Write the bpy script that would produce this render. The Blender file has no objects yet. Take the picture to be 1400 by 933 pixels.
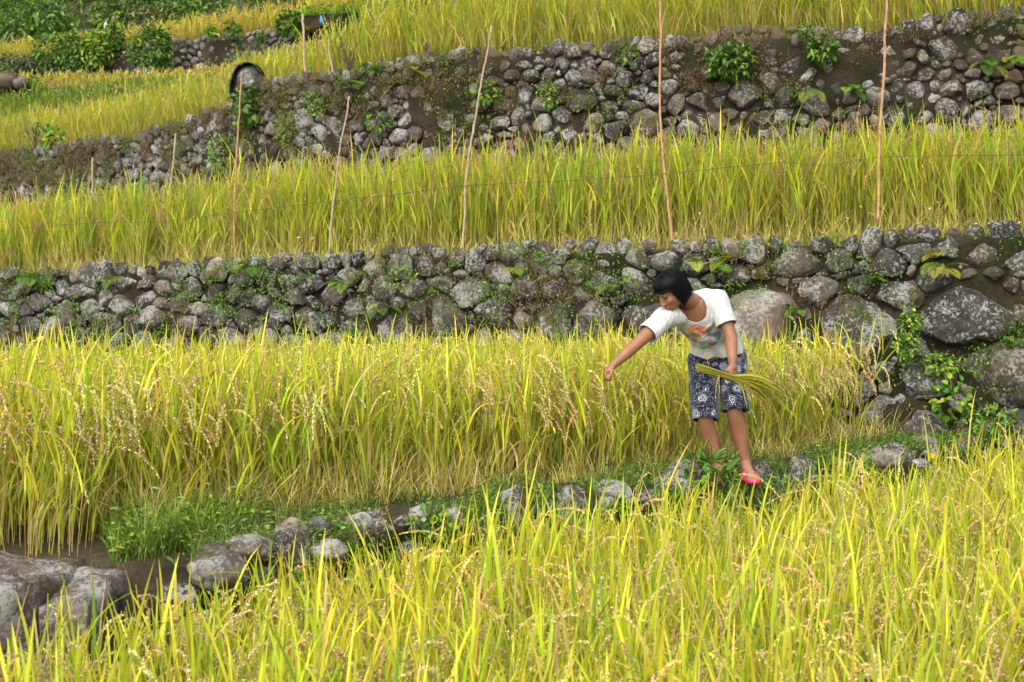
import bpy, math, random
import numpy as np
from mathutils import Vector, Matrix

SC = bpy.context.scene
COL = SC.collection
F = 1944.0            # focal length in photo pixels
EYE = 2.0             # camera height
HY = 400.0            # photo row of the horizon
R = math.radians

def P(px, py, d):
    """photo pixel + real distance -> world point"""
    return np.array([(px-700.0)/F*d, d, EYE+(HY-py)/F*d])

def zpx(py, d): return EYE+(HY-py)/F*d

# ------------------------------------------------------------------ helpers
def unit(v):
    v = np.asarray(v, float)
    return v/np.maximum(np.linalg.norm(v, axis=-1, keepdims=True), 1e-9)

def hash3(i, j, k, s):
    h = (i*374761393 + j*668265263 + k*2147483647 + s*974634541).astype(np.int64) & 0xffffffff
    h = ((h ^ (h >> 13))*1274126177) & 0xffffffff
    h = ((h ^ (h >> 16))*2246822519) & 0xffffffff
    return ((h ^ (h >> 15)) & 0xffff)/65535.0

def vnoise(p, seed=0):
    p = np.asarray(p, float)
    f = np.floor(p).astype(np.int64); t = p-f; t = t*t*(3-2*t)
    r = 0
    for a in (0, 1):
        wx = t[..., 0] if a else 1-t[..., 0]
        for b in (0, 1):
            wy = t[..., 1] if b else 1-t[..., 1]
            for c in (0, 1):
                wz = t[..., 2] if c else 1-t[..., 2]
                r = r + wx*wy*wz*hash3(f[..., 0]+a, f[..., 1]+b, f[..., 2]+c, seed)
    return r*2-1

def fbm(p, seed=0, oct=3):
    p = np.asarray(p, float); r = 0; a = 1.0
    for o in range(oct):
        r = r + a*vnoise(p*(2**o), seed+o*17); a *= .5
    return r

def mesh_obj(name, V, faces, mat=None, parent=None, col=None, smooth=True, loc=None, sharp=None):
    """faces: list of int arrays (m,k) with any k"""
    V = np.asarray(V, np.float32)
    if loc is not None: V = V-np.asarray(loc, np.float32)
    faces = [np.asarray(f, np.int32) for f in faces if len(f)]
    me = bpy.data.meshes.new(name)
    me.vertices.add(len(V)); me.vertices.foreach_set('co', V.ravel())
    idx = np.concatenate([f.ravel() for f in faces])
    starts = []; o = 0
    for f in faces:
        m, k = f.shape
        starts.append(o+np.arange(m)*k); o += m*k
    starts = np.concatenate(starts).astype(np.int32)
    me.loops.add(len(idx)); me.loops.foreach_set('vertex_index', idx)
    me.polygons.add(len(starts)); me.polygons.foreach_set('loop_start', starts)
    if smooth: me.polygons.foreach_set('use_smooth', np.ones(len(starts), bool))
    if col is not None:
        c = np.ones((len(V), 4), np.float32); c[:, :3] = col
        at = me.color_attributes.new('Col', 'FLOAT_COLOR', 'POINT')
        at.data.foreach_set('color', c.ravel())
    me.update(calc_edges=True)
    if mat: me.materials.append(mat)
    ob = bpy.data.objects.new(name, me)
    COL.objects.link(ob)
    if sharp: me.set_sharp_from_angle(angle=sharp)
    if loc is not None: ob.location = [float(x) for x in loc]
    if parent is not None:
        ob.parent = parent
        if loc is None: ob.matrix_parent_inverse = Matrix.Translation(-Vector(parent.location))
        else: ob.location = Vector([float(x) for x in loc])-Vector(parent.location)
    return ob

class MB:
    """collects geometry with vertex colours"""
    def __init__(s): s.V = []; s.F = {}; s.C = []; s.n = 0
    def add(s, V, faces, col=None):
        V = np.asarray(V, float).reshape(-1, 3)
        for f in faces:
            f = np.asarray(f, np.int64)
            if len(f): s.F.setdefault(f.shape[1], []).append(f+s.n)
        s.V.append(V); c = np.ones((len(V), 3))*.5
        if col is not None: c[:] = col
        s.C.append(c); s.n += len(V)
    def build(s, name, mat, parent=None, smooth=True, loc=None, sharp=None):
        V = np.concatenate(s.V); C = np.concatenate(s.C)
        return mesh_obj(name, V, [np.concatenate(v) for v in s.F.values()], mat, parent, C, smooth, loc, sharp)

def tag(o, label, cat, group=None):
    o['label'] = label; o['category'] = cat
    if group: o['group'] = group
    return o
def thing(name, label, cat, loc, group=None):
    o = bpy.data.objects.new(name, None); COL.objects.link(o)
    o.location = [float(x) for x in loc]; o.empty_display_size = .1
    return tag(o, label, cat, group)
def structure(o, label=None):
    o['kind'] = 'structure'
    if label: o['label'] = label
    return o
def stuff(o, label=None, cat=None):
    o['kind'] = 'stuff'
    if label: o['label'] = label
    if cat: o['category'] = cat
    return o

def tube(mb, pts, rad, n=6, col=None, cap=True):
    pts = np.asarray(pts, float); m = len(pts)
    rad = np.broadcast_to(np.asarray(rad, float), (m,))
    t = np.gradient(pts, axis=0) if m > 2 else np.repeat((pts[1:]-pts[:1]), 2, 0)
    t = unit(t)
    a = np.cross(t[0], [0, 0, 1.]); 
    if np.linalg.norm(a) < .1: a = np.cross(t[0], [1., 0, 0])
    a = unit(a); V = []
    ang = np.arange(n)*2*math.pi/n
    for i in range(m):
        a = unit(a-t[i]*np.dot(a, t[i])); b = np.cross(t[i], a)
        V.append(pts[i]+rad[i]*(np.cos(ang)[:, None]*a+np.sin(ang)[:, None]*b))
    V = np.concatenate(V)
    i = np.arange(m-1)[:, None]*n; j = np.arange(n)[None]; j2 = (j+1) % n
    q = np.stack([i+j, i+j2, i+n+j2, i+n+j], -1).reshape(-1, 4)
    fs = [q]
    if cap: fs += [np.arange(n)[::-1][None], (np.arange(n)+(m-1)*n)[None]]
    mb.add(V, fs, col)

# ------------------------------------------------------------------ materials
def new_mat(name):
    m = bpy.data.materials.new(name); m.use_nodes = True
    nt = m.node_tree; nt.nodes.clear()
    out = nt.nodes.new('ShaderNodeOutputMaterial')
    return m, nt, out
def N(nt, t, **kw):
    n = nt.nodes.new(t)
    for k, v in kw.items():
        if k in n.inputs: n.inputs[k].default_value = v
        else: setattr(n, k, v)
    return n
def L(nt, a, ao, b, bi): nt.links.new(a.outputs[ao], b.inputs[bi])
def ramp(nt, pos, src, so):
    r = nt.nodes.new('ShaderNodeValToRGB'); e = r.color_ramp.elements
    while len(e) < len(pos): e.new(.5)
    for x, (p, c) in zip(e, pos):
        x.position = p; x.color = (*c, 1) if len(c) == 3 else c
    L(nt, src, so, r, 0); return r
def mixc(nt, fac, a, b, blend='MIX'):
    m = nt.nodes.new('ShaderNodeMix'); m.data_type = 'RGBA'; m.blend_type = blend
    for k, v in ((0, fac), (6, a), (7, b)):
        if isinstance(v, tuple) and len(v) == 2 and hasattr(v[0], 'outputs'): nt.links.new(v[0].outputs[v[1]], m.inputs[k])
        elif isinstance(v, (int, float)): m.inputs[k].default_value = v
        else: m.inputs[k].default_value = (*v, 1)
    return (m, 2)

def leaf_mat(name, trans=.3, rough=.5, spec=.25, var=.0):
    m, nt, out = new_mat(name)
    at = N(nt, 'ShaderNodeAttribute', attribute_name='Col')
    c = (at, 0)
    if var:
        nz = N(nt, 'ShaderNodeTexNoise', Scale=35.0, Detail=2.0)
        g = N(nt, 'ShaderNodeNewGeometry'); L(nt, g, 'Position', nz, 'Vector')
        rr = ramp(nt, [(.3, (1-var,)*3), (.7, (1+var*.6,)*3)], nz, 0)
        c = mixc(nt, 1.0, c, (rr, 0), 'MULTIPLY')
    b = N(nt, 'ShaderNodeBsdfPrincipled', Roughness=rough)
    b.inputs['Specular IOR Level'].default_value = spec
    nt.links.new(c[0].outputs[c[1]], b.inputs['Base Color'])
    if trans:
        t = N(nt, 'ShaderNodeBsdfTranslucent'); nt.links.new(c[0].outputs[c[1]], t.inputs[0])
        mx = N(nt, 'ShaderNodeMixShader'); mx.inputs[0].default_value = trans
        L(nt, b, 0, mx, 1); L(nt, t, 0, mx, 2); L(nt, mx, 0, out, 0)
    else: L(nt, b, 0, out, 0)
    return m

def stone_mat(name, sc=1.0, lichen=.5, moss=.3, soil=0.0):
    m, nt, out = new_mat(name)
    g = N(nt, 'ShaderNodeNewGeometry')
    at = N(nt, 'ShaderNodeAttribute', attribute_name='Col')
    n1 = N(nt, 'ShaderNodeTexNoise', Scale=14*sc, Detail=6.0, Roughness=.7); L(nt, g, 'Position', n1, 'Vector')
    r1 = ramp(nt, [(.25, (.45, .45, .46)), (.5, (1, 1, 1)), (.75, (1.45, 1.43, 1.38))], n1, 0)
    c = mixc(nt, 1.0, (at, 0), (r1, 0), 'MULTIPLY')
    # dark weathering streak patches
    n4 = N(nt, 'ShaderNodeTexNoise', Scale=4.5*sc, Detail=4.0, Roughness=.65); L(nt, g, 'Position', n4, 'Vector')
    r4 = ramp(nt, [(.42, (.5, .49, .47)), (.6, (1, 1, 1))], n4, 0)
    c = mixc(nt, 1.0, c, (r4, 0), 'MULTIPLY')
    # lichen
    n2 = N(nt, 'ShaderNodeTexNoise', Scale=34*sc, Detail=6.0, Roughness=.8); L(nt, g, 'Position', n2, 'Vector')
    n3 = N(nt, 'ShaderNodeTexNoise', Scale=3.6*sc, Detail=2.0); L(nt, g, 'Position', n3, 'Vector')
    a = N(nt, 'ShaderNodeMath', operation='MULTIPLY_ADD'); a.inputs[1].default_value = .55
    L(nt, n3, 0, a, 0); L(nt, n2, 0, a, 2)
    t0 = 1.0-.22*lichen
    r2 = ramp(nt, [(t0-.13, (0, 0, 0)), (t0-.06, (1, 1, 1))], a, 0)
    r2b = ramp(nt, [(0, (0, 0, 0)), (1, (.7, .7, .7))], r2, 0)
    c = mixc(nt, (r2b, 0), c, (.40, .40, .37))
    # moss
    n5 = N(nt, 'ShaderNodeTexNoise', Scale=3.0*sc, Detail=6.0, Roughness=.7); L(nt, g, 'Position', n5, 'Vector')
    r5 = ramp(nt, [(.62-.14*moss, (0, 0, 0)), (.70-.14*moss, (1, 1, 1))], n5, 0)
    n6 = N(nt, 'ShaderNodeTexNoise', Scale=60*sc, Detail=2.0); L(nt, g, 'Position', n6, 'Vector')
    r6 = ramp(nt, [(.3, (.035, .03, .012)), (.5, (.075, .07, .02)), (.7, (.13, .10, .045))], n6, 0)
    c = mixc(nt, (r5, 0), c, (r6, 0))
    if soil:
        n7 = N(nt, 'ShaderNodeTexNoise', Scale=1.1*sc, Detail=5.0, Roughness=.65); L(nt, g, 'Position', n7, 'Vector')
        r7 = ramp(nt, [(.6-.2*soil, (0, 0, 0)), (.72-.2*soil, (.85, .85, .85))], n7, 0)
        c = mixc(nt, (r7, 0), c, (.115, .082, .05))
    b = N(nt, 'ShaderNodeBsdfPrincipled', Roughness=.92)
    b.inputs['Specular IOR Level'].default_value = .2
    nt.links.new(c[0].outputs[c[1]], b.inputs['Base Color'])
    bp = N(nt, 'ShaderNodeBump', Strength=.75, Distance=.03/sc)
    ad = N(nt, 'ShaderNodeMath', operation='ADD'); L(nt, n1, 0, ad, 0); L(nt, n2, 0, ad, 1)
    L(nt, ad, 0, bp, 'Height'); L(nt, bp, 0, b, 'Normal'); L(nt, b, 0, out, 0)
    return m

def soil_mat(name, cols, sc=1.0, bump=.8):
    m, nt, out = new_mat(name)
    g = N(nt, 'ShaderNodeNewGeometry')
    n1 = N(nt, 'ShaderNodeTexNoise', Scale=30*sc, Detail=6.0, Roughness=.75); L(nt, g, 'Position', n1, 'Vector')
    n2 = N(nt, 'ShaderNodeTexNoise', Scale=2.5*sc, Detail=4.0); L(nt, g, 'Position', n2, 'Vector')
    r2 = ramp(nt, [(.35, cols[0]), (.5, cols[1]), (.65, cols[2])], n2, 0)
    r1 = ramp(nt, [(.25, (.35,)*3), (.5, (1,)*3), (.75, (1.5,)*3)], n1, 0)
    c = mixc(nt, 1.0, (r2, 0), (r1, 0), 'MULTIPLY')
    b = N(nt, 'ShaderNodeBsdfPrincipled', Roughness=.95); b.inputs['Specular IOR Level'].default_value = .15
    nt.links.new(c[0].outputs[c[1]], b.inputs['Base Color'])
    bp = N(nt, 'ShaderNodeBump', Strength=bump, Distance=.04/sc); L(nt, n1, 0, bp, 'Height'); L(nt, bp, 0, b, 'Normal')
    L(nt, b, 0, out, 0); return m

def plain_mat(name, col, rough=.6, spec=.3, bump=0, scale=40, var=.25):
    m, nt, out = new_mat(name)
    g = N(nt, 'ShaderNodeNewGeometry')
    n1 = N(nt, 'ShaderNodeTexNoise', Scale=float(scale), Detail=4.0); L(nt, g, 'Position', n1, 'Vector')
    r1 = ramp(nt, [(.3, tuple(x*(1-var) for x in col)), (.7, tuple(min(1, x*(1+var)) for x in col))], n1, 0)
    b = N(nt, 'ShaderNodeBsdfPrincipled', Roughness=rough); b.inputs['Specular IOR Level'].default_value = spec
    L(nt, r1, 0, b, 'Base Color')
    if bump:
        bp = N(nt, 'ShaderNodeBump', Strength=bump, Distance=.01); L(nt, n1, 0, bp, 'Height'); L(nt, bp, 0, b, 'Normal')
    L(nt, b, 0, out, 0); return m

M_RICE = leaf_mat('rice_plant', .48, .5, .22)
M_LEAF = leaf_mat('broad_leaf', .25, .42, .35, .25)
M_GRASS = leaf_mat('weed_leaf', .28, .55, .2)
M_ST1 = stone_mat('lichen_stone', 1.0, .40, .42, .15)
M_ST2 = stone_mat('earthy_stone', .9, .40, .52, .55)
M_ST3 = stone_mat('far_stone', .55, .3, .4, .5)
M_BANK = stone_mat('bank_stone', 1.3, .5, .4, .25)
M_EARTH = soil_mat('wall_earth', [(.022, .028, .008), (.034, .027, .015), (.062, .047, .030)], 1.0, 1.0)
M_SOIL = soil_mat('field_soil', [(.05, .04, .022), (.075, .058, .035), (.06, .065, .025)], 1.0, .8)
M_WOOD = plain_mat('bamboo', (.36, .20, .11), .6, .3, .3, 25, .35)
M_TWIG = plain_mat('dry_twig', (.10, .075, .055), .8, .2, .3, 40, .4)

# ------------------------------------------------------------------ curves (functions of photo column)
def C(pts):
    a = np.array(pts, float)
    return lambda x: np.interp(x, a[:, 0], a[:, 1])
ZB = .85; Z1 = -.2
bfy = C([(-600, 880), (-300, 850), (0, 812), (150, 800), (270, 775), (350, 752), (430, 733), (560, 708), (700, 690), (850, 668), (1000, 652), (1100, 640), (1200, 622), (1280, 610), (1400, 602), (1900, 590)])
bby = C([(-600, 750), (-300, 745), (0, 742), (200, 733), (350, 708), (430, 698), (560, 682), (700, 664), (850, 650), (950, 639), (1050, 627), (1150, 612), (1230, 598), (1400, 590), (1900, 580)])
bank_f = lambda x: (EYE-ZB)*F/(bfy(x)-HY)           # distance of the bank's front edge
bank_b = lambda x: (EYE-ZB)*F/(bby(x)-HY)
w1d = C([(-600, 18.6), (-300, 17.5), (0, 16.2), (200, 15), (400, 13.8), (640, 12.8), (900, 12), (1100, 11.6), (1250, 11.35), (1400, 11.1), (1900, 10.7)])
w1y = C([(-600, 386), (-300, 380), (0, 372), (130, 368), (260, 361), (300, 356), (480, 347), (640, 342), (800, 337), (950, 331), (1100, 327), (1250, 318), (1400, 311), (1900, 295)])
w1z = lambda x: zpx(w1y(x), w1d(x)+.22)
w2d = C([(-600, 34), (-300, 31), (0, 28), (100, 25.5), (200, 23.5), (260, 22), (330, 20.5), (360, 19.6), (400, 19), (450, 18.5), (530, 17.6), (620, 17), (750, 16.5), (900, 16), (1100, 15.6), (1300, 15.2), (1400, 15), (1900, 14.2)])
w2y = C([(-600, 225), (-300, 218), (0, 207), (100, 196), (200, 180), (260, 163), (310, 146), (335, 122), (350, 112), (400, 106), (450, 104), (530, 85), (620, 72), (750, 62), (900, 57), (1000, 43), (1100, 43), (1200, 41), (1300, 26), (1400, 13), (1900, -25)])
w2z = lambda x: zpx(w2y(x), w2d(x)+.25)
f4h = C([(-600, .75), (0, .75), (200, .72), (300, .6), (350, .5), (400, .45), (440, .58), (500, .78), (700, .95), (1900, .95)])
t5y = C([(-600, 170), (-300, 168), (0, 162), (100, 152), (200, 137), (260, 122), (330, 105), (400, 82), (500, 50), (700, 0), (1400, -110), (1900, -160)])
t5d = C([(-600, 33), (0, 30), (300, 28.5), (700, 27), (1900, 25)])
t6y = C([(-600, 128), (0, 124), (100, 119), (200, 115), (250, 112), (300, 106), (350, 96), (400, 76), (500, 42), (700, -8), (1400, -120), (1900, -170)])
t6d = lambda x: t5d(x)+2.6
w3y = C([(-600, 95), (-300, 88), (0, 79), (80, 71), (150, 62), (240, 50), (320, 43), (380, 38), (412, 37), (450, 24), (600, -10), (700, -30), (1400, -140), (1900, -190)])
w3d = lambda x: t5d(x)+5.2
w3by = lambda x: t6y(x)-4

XS = np.concatenate([np.arange(-600, 1901, 20.0)])
def pt(x, d, z): return np.stack([(x-700.0)/F*d, d, z], -1)
w1base = lambda x: np.full_like(np.asarray(x, float), .80)

# ------------------------------------------------------------------ terrain: one lofted sheet with every terrace step
def terrain():
    x = XS; o = np.ones_like(x); zb = np.interp(x, [235, 285], [.48, ZB-.01])
    rows = [(.4*o, Z1+0*o), (1.5*o, Z1+0*o), (bank_f(x)*.7, Z1+0*o), (bank_f(x)-.12, Z1+0*o), (bank_f(x)+.06, zb-.06), (bank_f(x)+.16, zb), (np.maximum(bank_b(x)-.46, bank_f(x)+.18), zb), (np.maximum(bank_b(x)-.38, bank_f(x)+.20), (ZB-.045)*o), (bank_b(x)-.05, (ZB-.01)*o), (np.minimum(bank_b(x)+.2, w1d(x)-.1), .82*o),
            (np.maximum((bank_b(x)+w1d(x))/2, np.minimum(bank_b(x)+.25, w1d(x)-.08)), .80*o), (w1d(x)+.12, .78*o), (w1d(x)+.36, w1z(x)-.06), (w1d(x)+.6, w1z(x)-.03), (w1d(x)*.5+w2d(x)*.5, w1z(x)-.03), (w2d(x)+.1, w1z(x)-.05),
            (w2d(x)+.40, w2z(x)-.06), (w2d(x)+.75, w2z(x)-.03), (np.maximum(t5d(x)-.15, w2d(x)+1.2), w2z(x)-.02)]
    z5 = zpx(t5y(x), t5d(x)); z6 = zpx(t6y(x), t6d(x)); z3 = zpx(w3y(x), w3d(x))
    rows += [(np.maximum(t5d(x), w2d(x)+1.4), z5), (t6d(x)-.15, z5+.02), (t6d(x), z6), (w3d(x)+.05, z6+.03), (w3d(x)+.4, z3-.05), (w3d(x)+2.6, z3+.05),
             (w3d(x)+3.0, z3+.7), (w3d(x)+6, z3+3.2), (w3d(x)+12, z3+9), (w3d(x)+25, z3+24), (w3d(x)+45, z3+45)]
    V = np.concatenate([pt(x, d, z) for d, z in rows]); n = len(x); m = len(rows)
    i = np.arange(m-1)[:, None]*n; j = np.arange(n-1)[None]
    q = np.stack([i+j, i+j+1, i+n+j+1, i+n+j], -1).reshape(-1, 4)
    ob = mesh_obj('terrain', V, [q], M_SOIL, smooth=False)
    structure(ob, 'brown terraced hillside ground under the rice')
    # the ground behind and beside the camera
    g = mesh_obj('ground', np.array([[-400, -400, -.5], [400, -400, -.5], [400, 900, -.5], [-400, 900, -.5]]), [np.array([[0, 1, 2, 3]])], M_SOIL, smooth=False)
    structure(g, 'flat valley ground around the terraces')
terrain()

# ------------------------------------------------------------------ camera, light
cam = bpy.data.cameras.new('camera'); co = bpy.data.objects.new('camera', cam); COL.objects.link(co)
cam.sensor_width = 36; cam.lens = 36*F/1400; cam.shift_y = -(466.5-HY)/1400
co.location = (0, 0, EYE); co.rotation_euler = (R(90), 0, 0)
cam.clip_start = .05; cam.clip_end = 3000
cam.dof.use_dof = True; cam.dof.focus_distance = 8.8; cam.dof.aperture_fstop = 5.0
SC.camera = co
w = bpy.data.worlds.new('World'); SC.world = w; w.use_nodes = True
nt = w.node_tree; bg = nt.nodes['Background']
sky = nt.nodes.new('ShaderNodeTexSky'); sky.sky_type = 'NISHITA'; sky.sun_disc = False
SUN_EL, SUN_AZ = 44, 200          # degrees; azimuth clockwise from +Y
sky.sun_elevation = R(SUN_EL); sky.sun_rotation = R(SUN_AZ); sky.dust_density = 4; sky.air_density = 1.0
hs = nt.nodes.new('ShaderNodeHueSaturation'); hs.inputs['Saturation'].default_value = .35
nt.links.new(sky.outputs[0], hs.inputs['Color']); nt.links.new(hs.outputs[0], bg.inputs[0])
bg.inputs[1].default_value = .15
sun = bpy.data.lights.new('sun', 'SUN'); so = bpy.data.objects.new('sun', sun); COL.objects.link(so)
sun.energy = 1.25; sun.angle = R(90); sun.color = (1, .975, .93)
az = R(SUN_AZ); el = R(SUN_EL)
dv = Vector((math.sin(az)*math.cos(el), math.cos(az)*math.cos(el), math.sin(el)))
so.rotation_euler = dv.to_track_quat('Z', 'Y').to_euler(); so.location = (0, 0, 60)
SC.view_settings.view_transform = 'Standard'; SC.view_settings.look = 'None'; SC.view_settings.gamma = 1
SC.view_settings.exposure = 1.05
cy = SC.cycles
cy.max_bounces = 5; cy.diffuse_bounces = 3; cy.glossy_bounces = 2; cy.transmission_bounces = 3; cy.transparent_max_bounces = 4
cy.use_denoising = True; cy.denoiser = 'OPENIMAGEDENOISE'; cy.caustics_reflective = False; cy.caustics_refractive = False
# ------------------------------------------------------------------ dry-stone walls
def clip_poly(poly, nrm, c):
    """keep points with dot(nrm,p) <= c"""
    d = poly@nrm-c
    out = []
    n = len(poly)
    for i in range(n):
        a, b = poly[i], poly[(i+1) % n]; da, db = d[i], d[(i+1) % n]
        if da <= 0: out.append(a)
        if (da < 0) != (db < 0) and da != db: out.append(a+(b-a)*(da/(da-db)))
    return np.array(out) if len(out) > 2 else None

def pack(Lu, Hf, h0f, sizes, seed, seeds=(), squash=1.2, tries=90):
    """circles in (u/squash, h); sizes(h_rel, rng) gives a radius; seeds: (u,h,r) first"""
    rng = np.random.default_rng(seed)
    P_, R_ = [], []
    ug = np.linspace(0, Lu, 200); Hg = np.array([Hf(x) for x in ug]); h0g = np.array([h0f(x) for x in ug])
    for u, h, r in seeds: P_.append((u/squash, h)); R_.append(r)
    n0 = len(P_)
    area = Lu/squash*float(np.mean([Hf(u)-h0f(u) for u in np.linspace(0, Lu, 60)]))
    cand = np.sort([sizes(rng) for _ in range(3000)])[::-1]
    fails = 0
    cap = area/(math.pi*np.mean(cand**2))*1.25
    cand = np.sort(rng.choice(cand, int(cap)+1))[::-1]
    small = np.sort(rng.uniform(np.min(cand)*.8, np.min(cand)*1.5, int(cap*2.2)))[::-1]
    pa = np.array(P_).reshape(-1, 2); ra = np.array(R_)
    for r in np.concatenate([cand, small]):
        u = rng.uniform(0, Lu, tries); 
        H = np.interp(u, ug, Hg); h0 = np.interp(u, ug, h0g)
        # bigger stones lower down
        h = h0+(H-h0)*rng.uniform(0, 1, tries)
        q = np.stack([u/squash, h], -1)
        if len(pa):
            d = np.linalg.norm(q[:, None]-pa[None], axis=2)-.80*(r+ra)[None]
            ok = d.min(1) > 0
        else: ok = np.ones(tries, bool)
        vv = (h-h0)/np.maximum(H-h0, .01)
        ok &= (h < H-r*.8) & (r <= np.max(cand)*(1.05-.55*vv))
        k = np.nonzero(ok)[0]
        fails = 0 if len(k) else fails+1
        if fails > 150: break
        if len(k):
            pa = np.concatenate([pa.reshape(-1, 2), q[k[:1]]]); ra = np.append(ra, r)
    return pa, ra, n0

def cells(pa, ra, grow=1.9):
    out = []
    oc = np.arange(10)*2*math.pi/10
    for i in range(len(pa)):
        poly = pa[i]+np.stack([np.cos(oc), np.sin(oc)], -1)*ra[i]*grow
        d = np.linalg.norm(pa-pa[i], axis=1)
        for j in np.nonzero((d > 0) & (d < (ra+ra[i])*2.1))[0]:
            v = pa[j]-pa[i]
            c = ((pa[j]@pa[j]-ra[j]**2)-(pa[i]@pa[i]-ra[i]**2))/2
            poly2 = clip_poly(poly, v, c)
            if poly2 is None: break
            poly = poly2
        out.append(poly)
    return out

def stone_geo(poly, ctr, r, rng, K, rings, squash, bulge, gap):
    """dome-shaped stone filling a packed cell; returns (u,h,depth) vertices and faces"""
    c = poly.mean(0)
    ang = np.arange(K)*2*math.pi/K+rng.uniform(0, .3)
    dirs = np.stack([np.cos(ang), np.sin(ang)], -1)
    rad = np.full(K, 9.9)
    n = len(poly)
    for i in range(n):
        a, b = poly[i]-c, poly[(i+1) % n]-c
        e = b-a; nn = np.array([e[1], -e[0]])
        dn = dirs@nn
        t = np.where(np.abs(dn) > 1e-9, (a@nn)/np.where(np.abs(dn) > 1e-9, dn, 1), 9.9)
        t = np.where(t > 1e-6, t, 9.9); rad = np.minimum(rad, t)
    rad = np.minimum(rad, r*1.95)
    sm = (np.roll(rad, 1)+np.roll(rad, -1)+8*rad)/10
    rad = np.minimum(rad*1.02, sm)*(1-gap*rng.uniform(.2, 2))*(1+rng.normal(0, .02, K))
    S, D = rings
    B = bulge*r
    tilt = rng.normal(0, .16, 2)
    V = []
    for s, dd in zip(S, D):
        p = c+dirs*(rad*s)[:, None]
        dep = B*dd+((p-c)@tilt)*min(1, max(0, dd+.2))
        V.append(np.concatenate([p, dep[:, None]], 1))
    V.append(np.array([[c[0], c[1], B*D[-1]]])) 
    V = np.concatenate(V)
    V[:, 0] *= squash
    m = len(S)
    i = np.arange(m-1)[:, None]*K; j = np.arange(K)[None]; j2 = (j+1) % K
    q = np.stack([i+j, i+j2, i+K+j2, i+K+j], -1).reshape(-1, 4)
    j = np.arange(K)
    tri = np.stack([(m-1)*K+j, (m-1)*K+(j+1) % K, np.full(K, m*K)], -1)
    # facets
    cc = np.array([c[0]*squash, c[1], 0])
    X = V-cc
    for _ in range(10):
        nd = unit(np.append(rng.normal(0, 1, 2), abs(rng.normal(.6, .6))))
        lim = float((X@nd).max())*rng.uniform(.66, .94)
        over = np.maximum(0, X@nd-lim); X = X-over[:, None]*nd*.92
    # lumps
    nz = fbm(X/(r*.55)+rng.uniform(0, 99, 3), int(rng.integers(1e6)), 3)
    X = X+unit(X+np.array([0, 0, r*.3]))*(nz*r*.13)[:, None]
    V = X+cc
    return V, [q, tri]

RINGS = {'hi': (np.array([.82, .98, 1.0, .97, .90, .78, .62, .42, .2]), np.array([-.9, -.25, .2, .5, .72, .87, .95, 1.0, 1.02])),
         'mid': (np.array([.85, 1.0, .95, .78, .5, .22]), np.array([-.6, .05, .5, .85, .98, 1.0])),
         'lo': (np.array([.9, 1.0, .75, .35]), np.array([-.4, .2, .8, 1.0]))}

class Wall:
    def __init__(s, x0, x1, df, bz, tz, batter):
        x = np.linspace(x0, x1, 240); s.x = x
        s.B = pt(x, df(x), bz(x)); s.T = pt(x, df(x)+batter, tz(x))
        dl = np.linalg.norm(np.diff(s.B[:, :2], axis=0), axis=1)
        s.u = np.concatenate([[0], np.cumsum(dl)]); s.L = s.u[-1]
        t = unit(np.gradient(s.B[:, :2], axis=0))
        # smoothed tangent
        k = np.ones(15)/15
        t = unit(np.stack([np.convolve(np.pad(t[:, i], 7, 'edge'), k, 'valid') for i in (0, 1)], -1))
        s.nrm = np.stack([t[:, 1], -t[:, 0], np.full(len(x), .12)], -1)
        s.H = s.T[:, 2]-s.B[:, 2]
    def Hf(s, u): return float(np.interp(u, s.u, s.H))
    def world(s, uvd):
        u, h, d = uvd[:, 0], uvd[:, 1], uvd[:, 2]
        g = lambda A: np.stack([np.interp(u, s.u, A[:, i]) for i in range(A.shape[1])], -1)
        H = np.interp(u, s.u, s.H)
        ext = (u-np.clip(u, 0, s.L))
        b, t, n = g(s.B), g(s.T), g(s.nrm)
        b[:, 0] += ext
        t[:, 0] += ext
        return b+(t-b)*(h/H)[:, None]+n*d[:, None]
    def at(s, px, py):
        u = np.interp(px, s.x, s.u); i = np.interp(px, s.x, np.arange(len(s.x)))
        g = lambda A: np.array([np.interp(px, s.x, A[:, k]) for k in range(3)])
        b, t = g(s.B), g(s.T)
        v = .5
        for _ in range(6):
            d = b[1]+(t[1]-b[1])*v; z = zpx(py, d); v = (z-b[2])/(t[2]-b[2])
        return float(u), float(v*(t[2]-b[2]))

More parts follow.
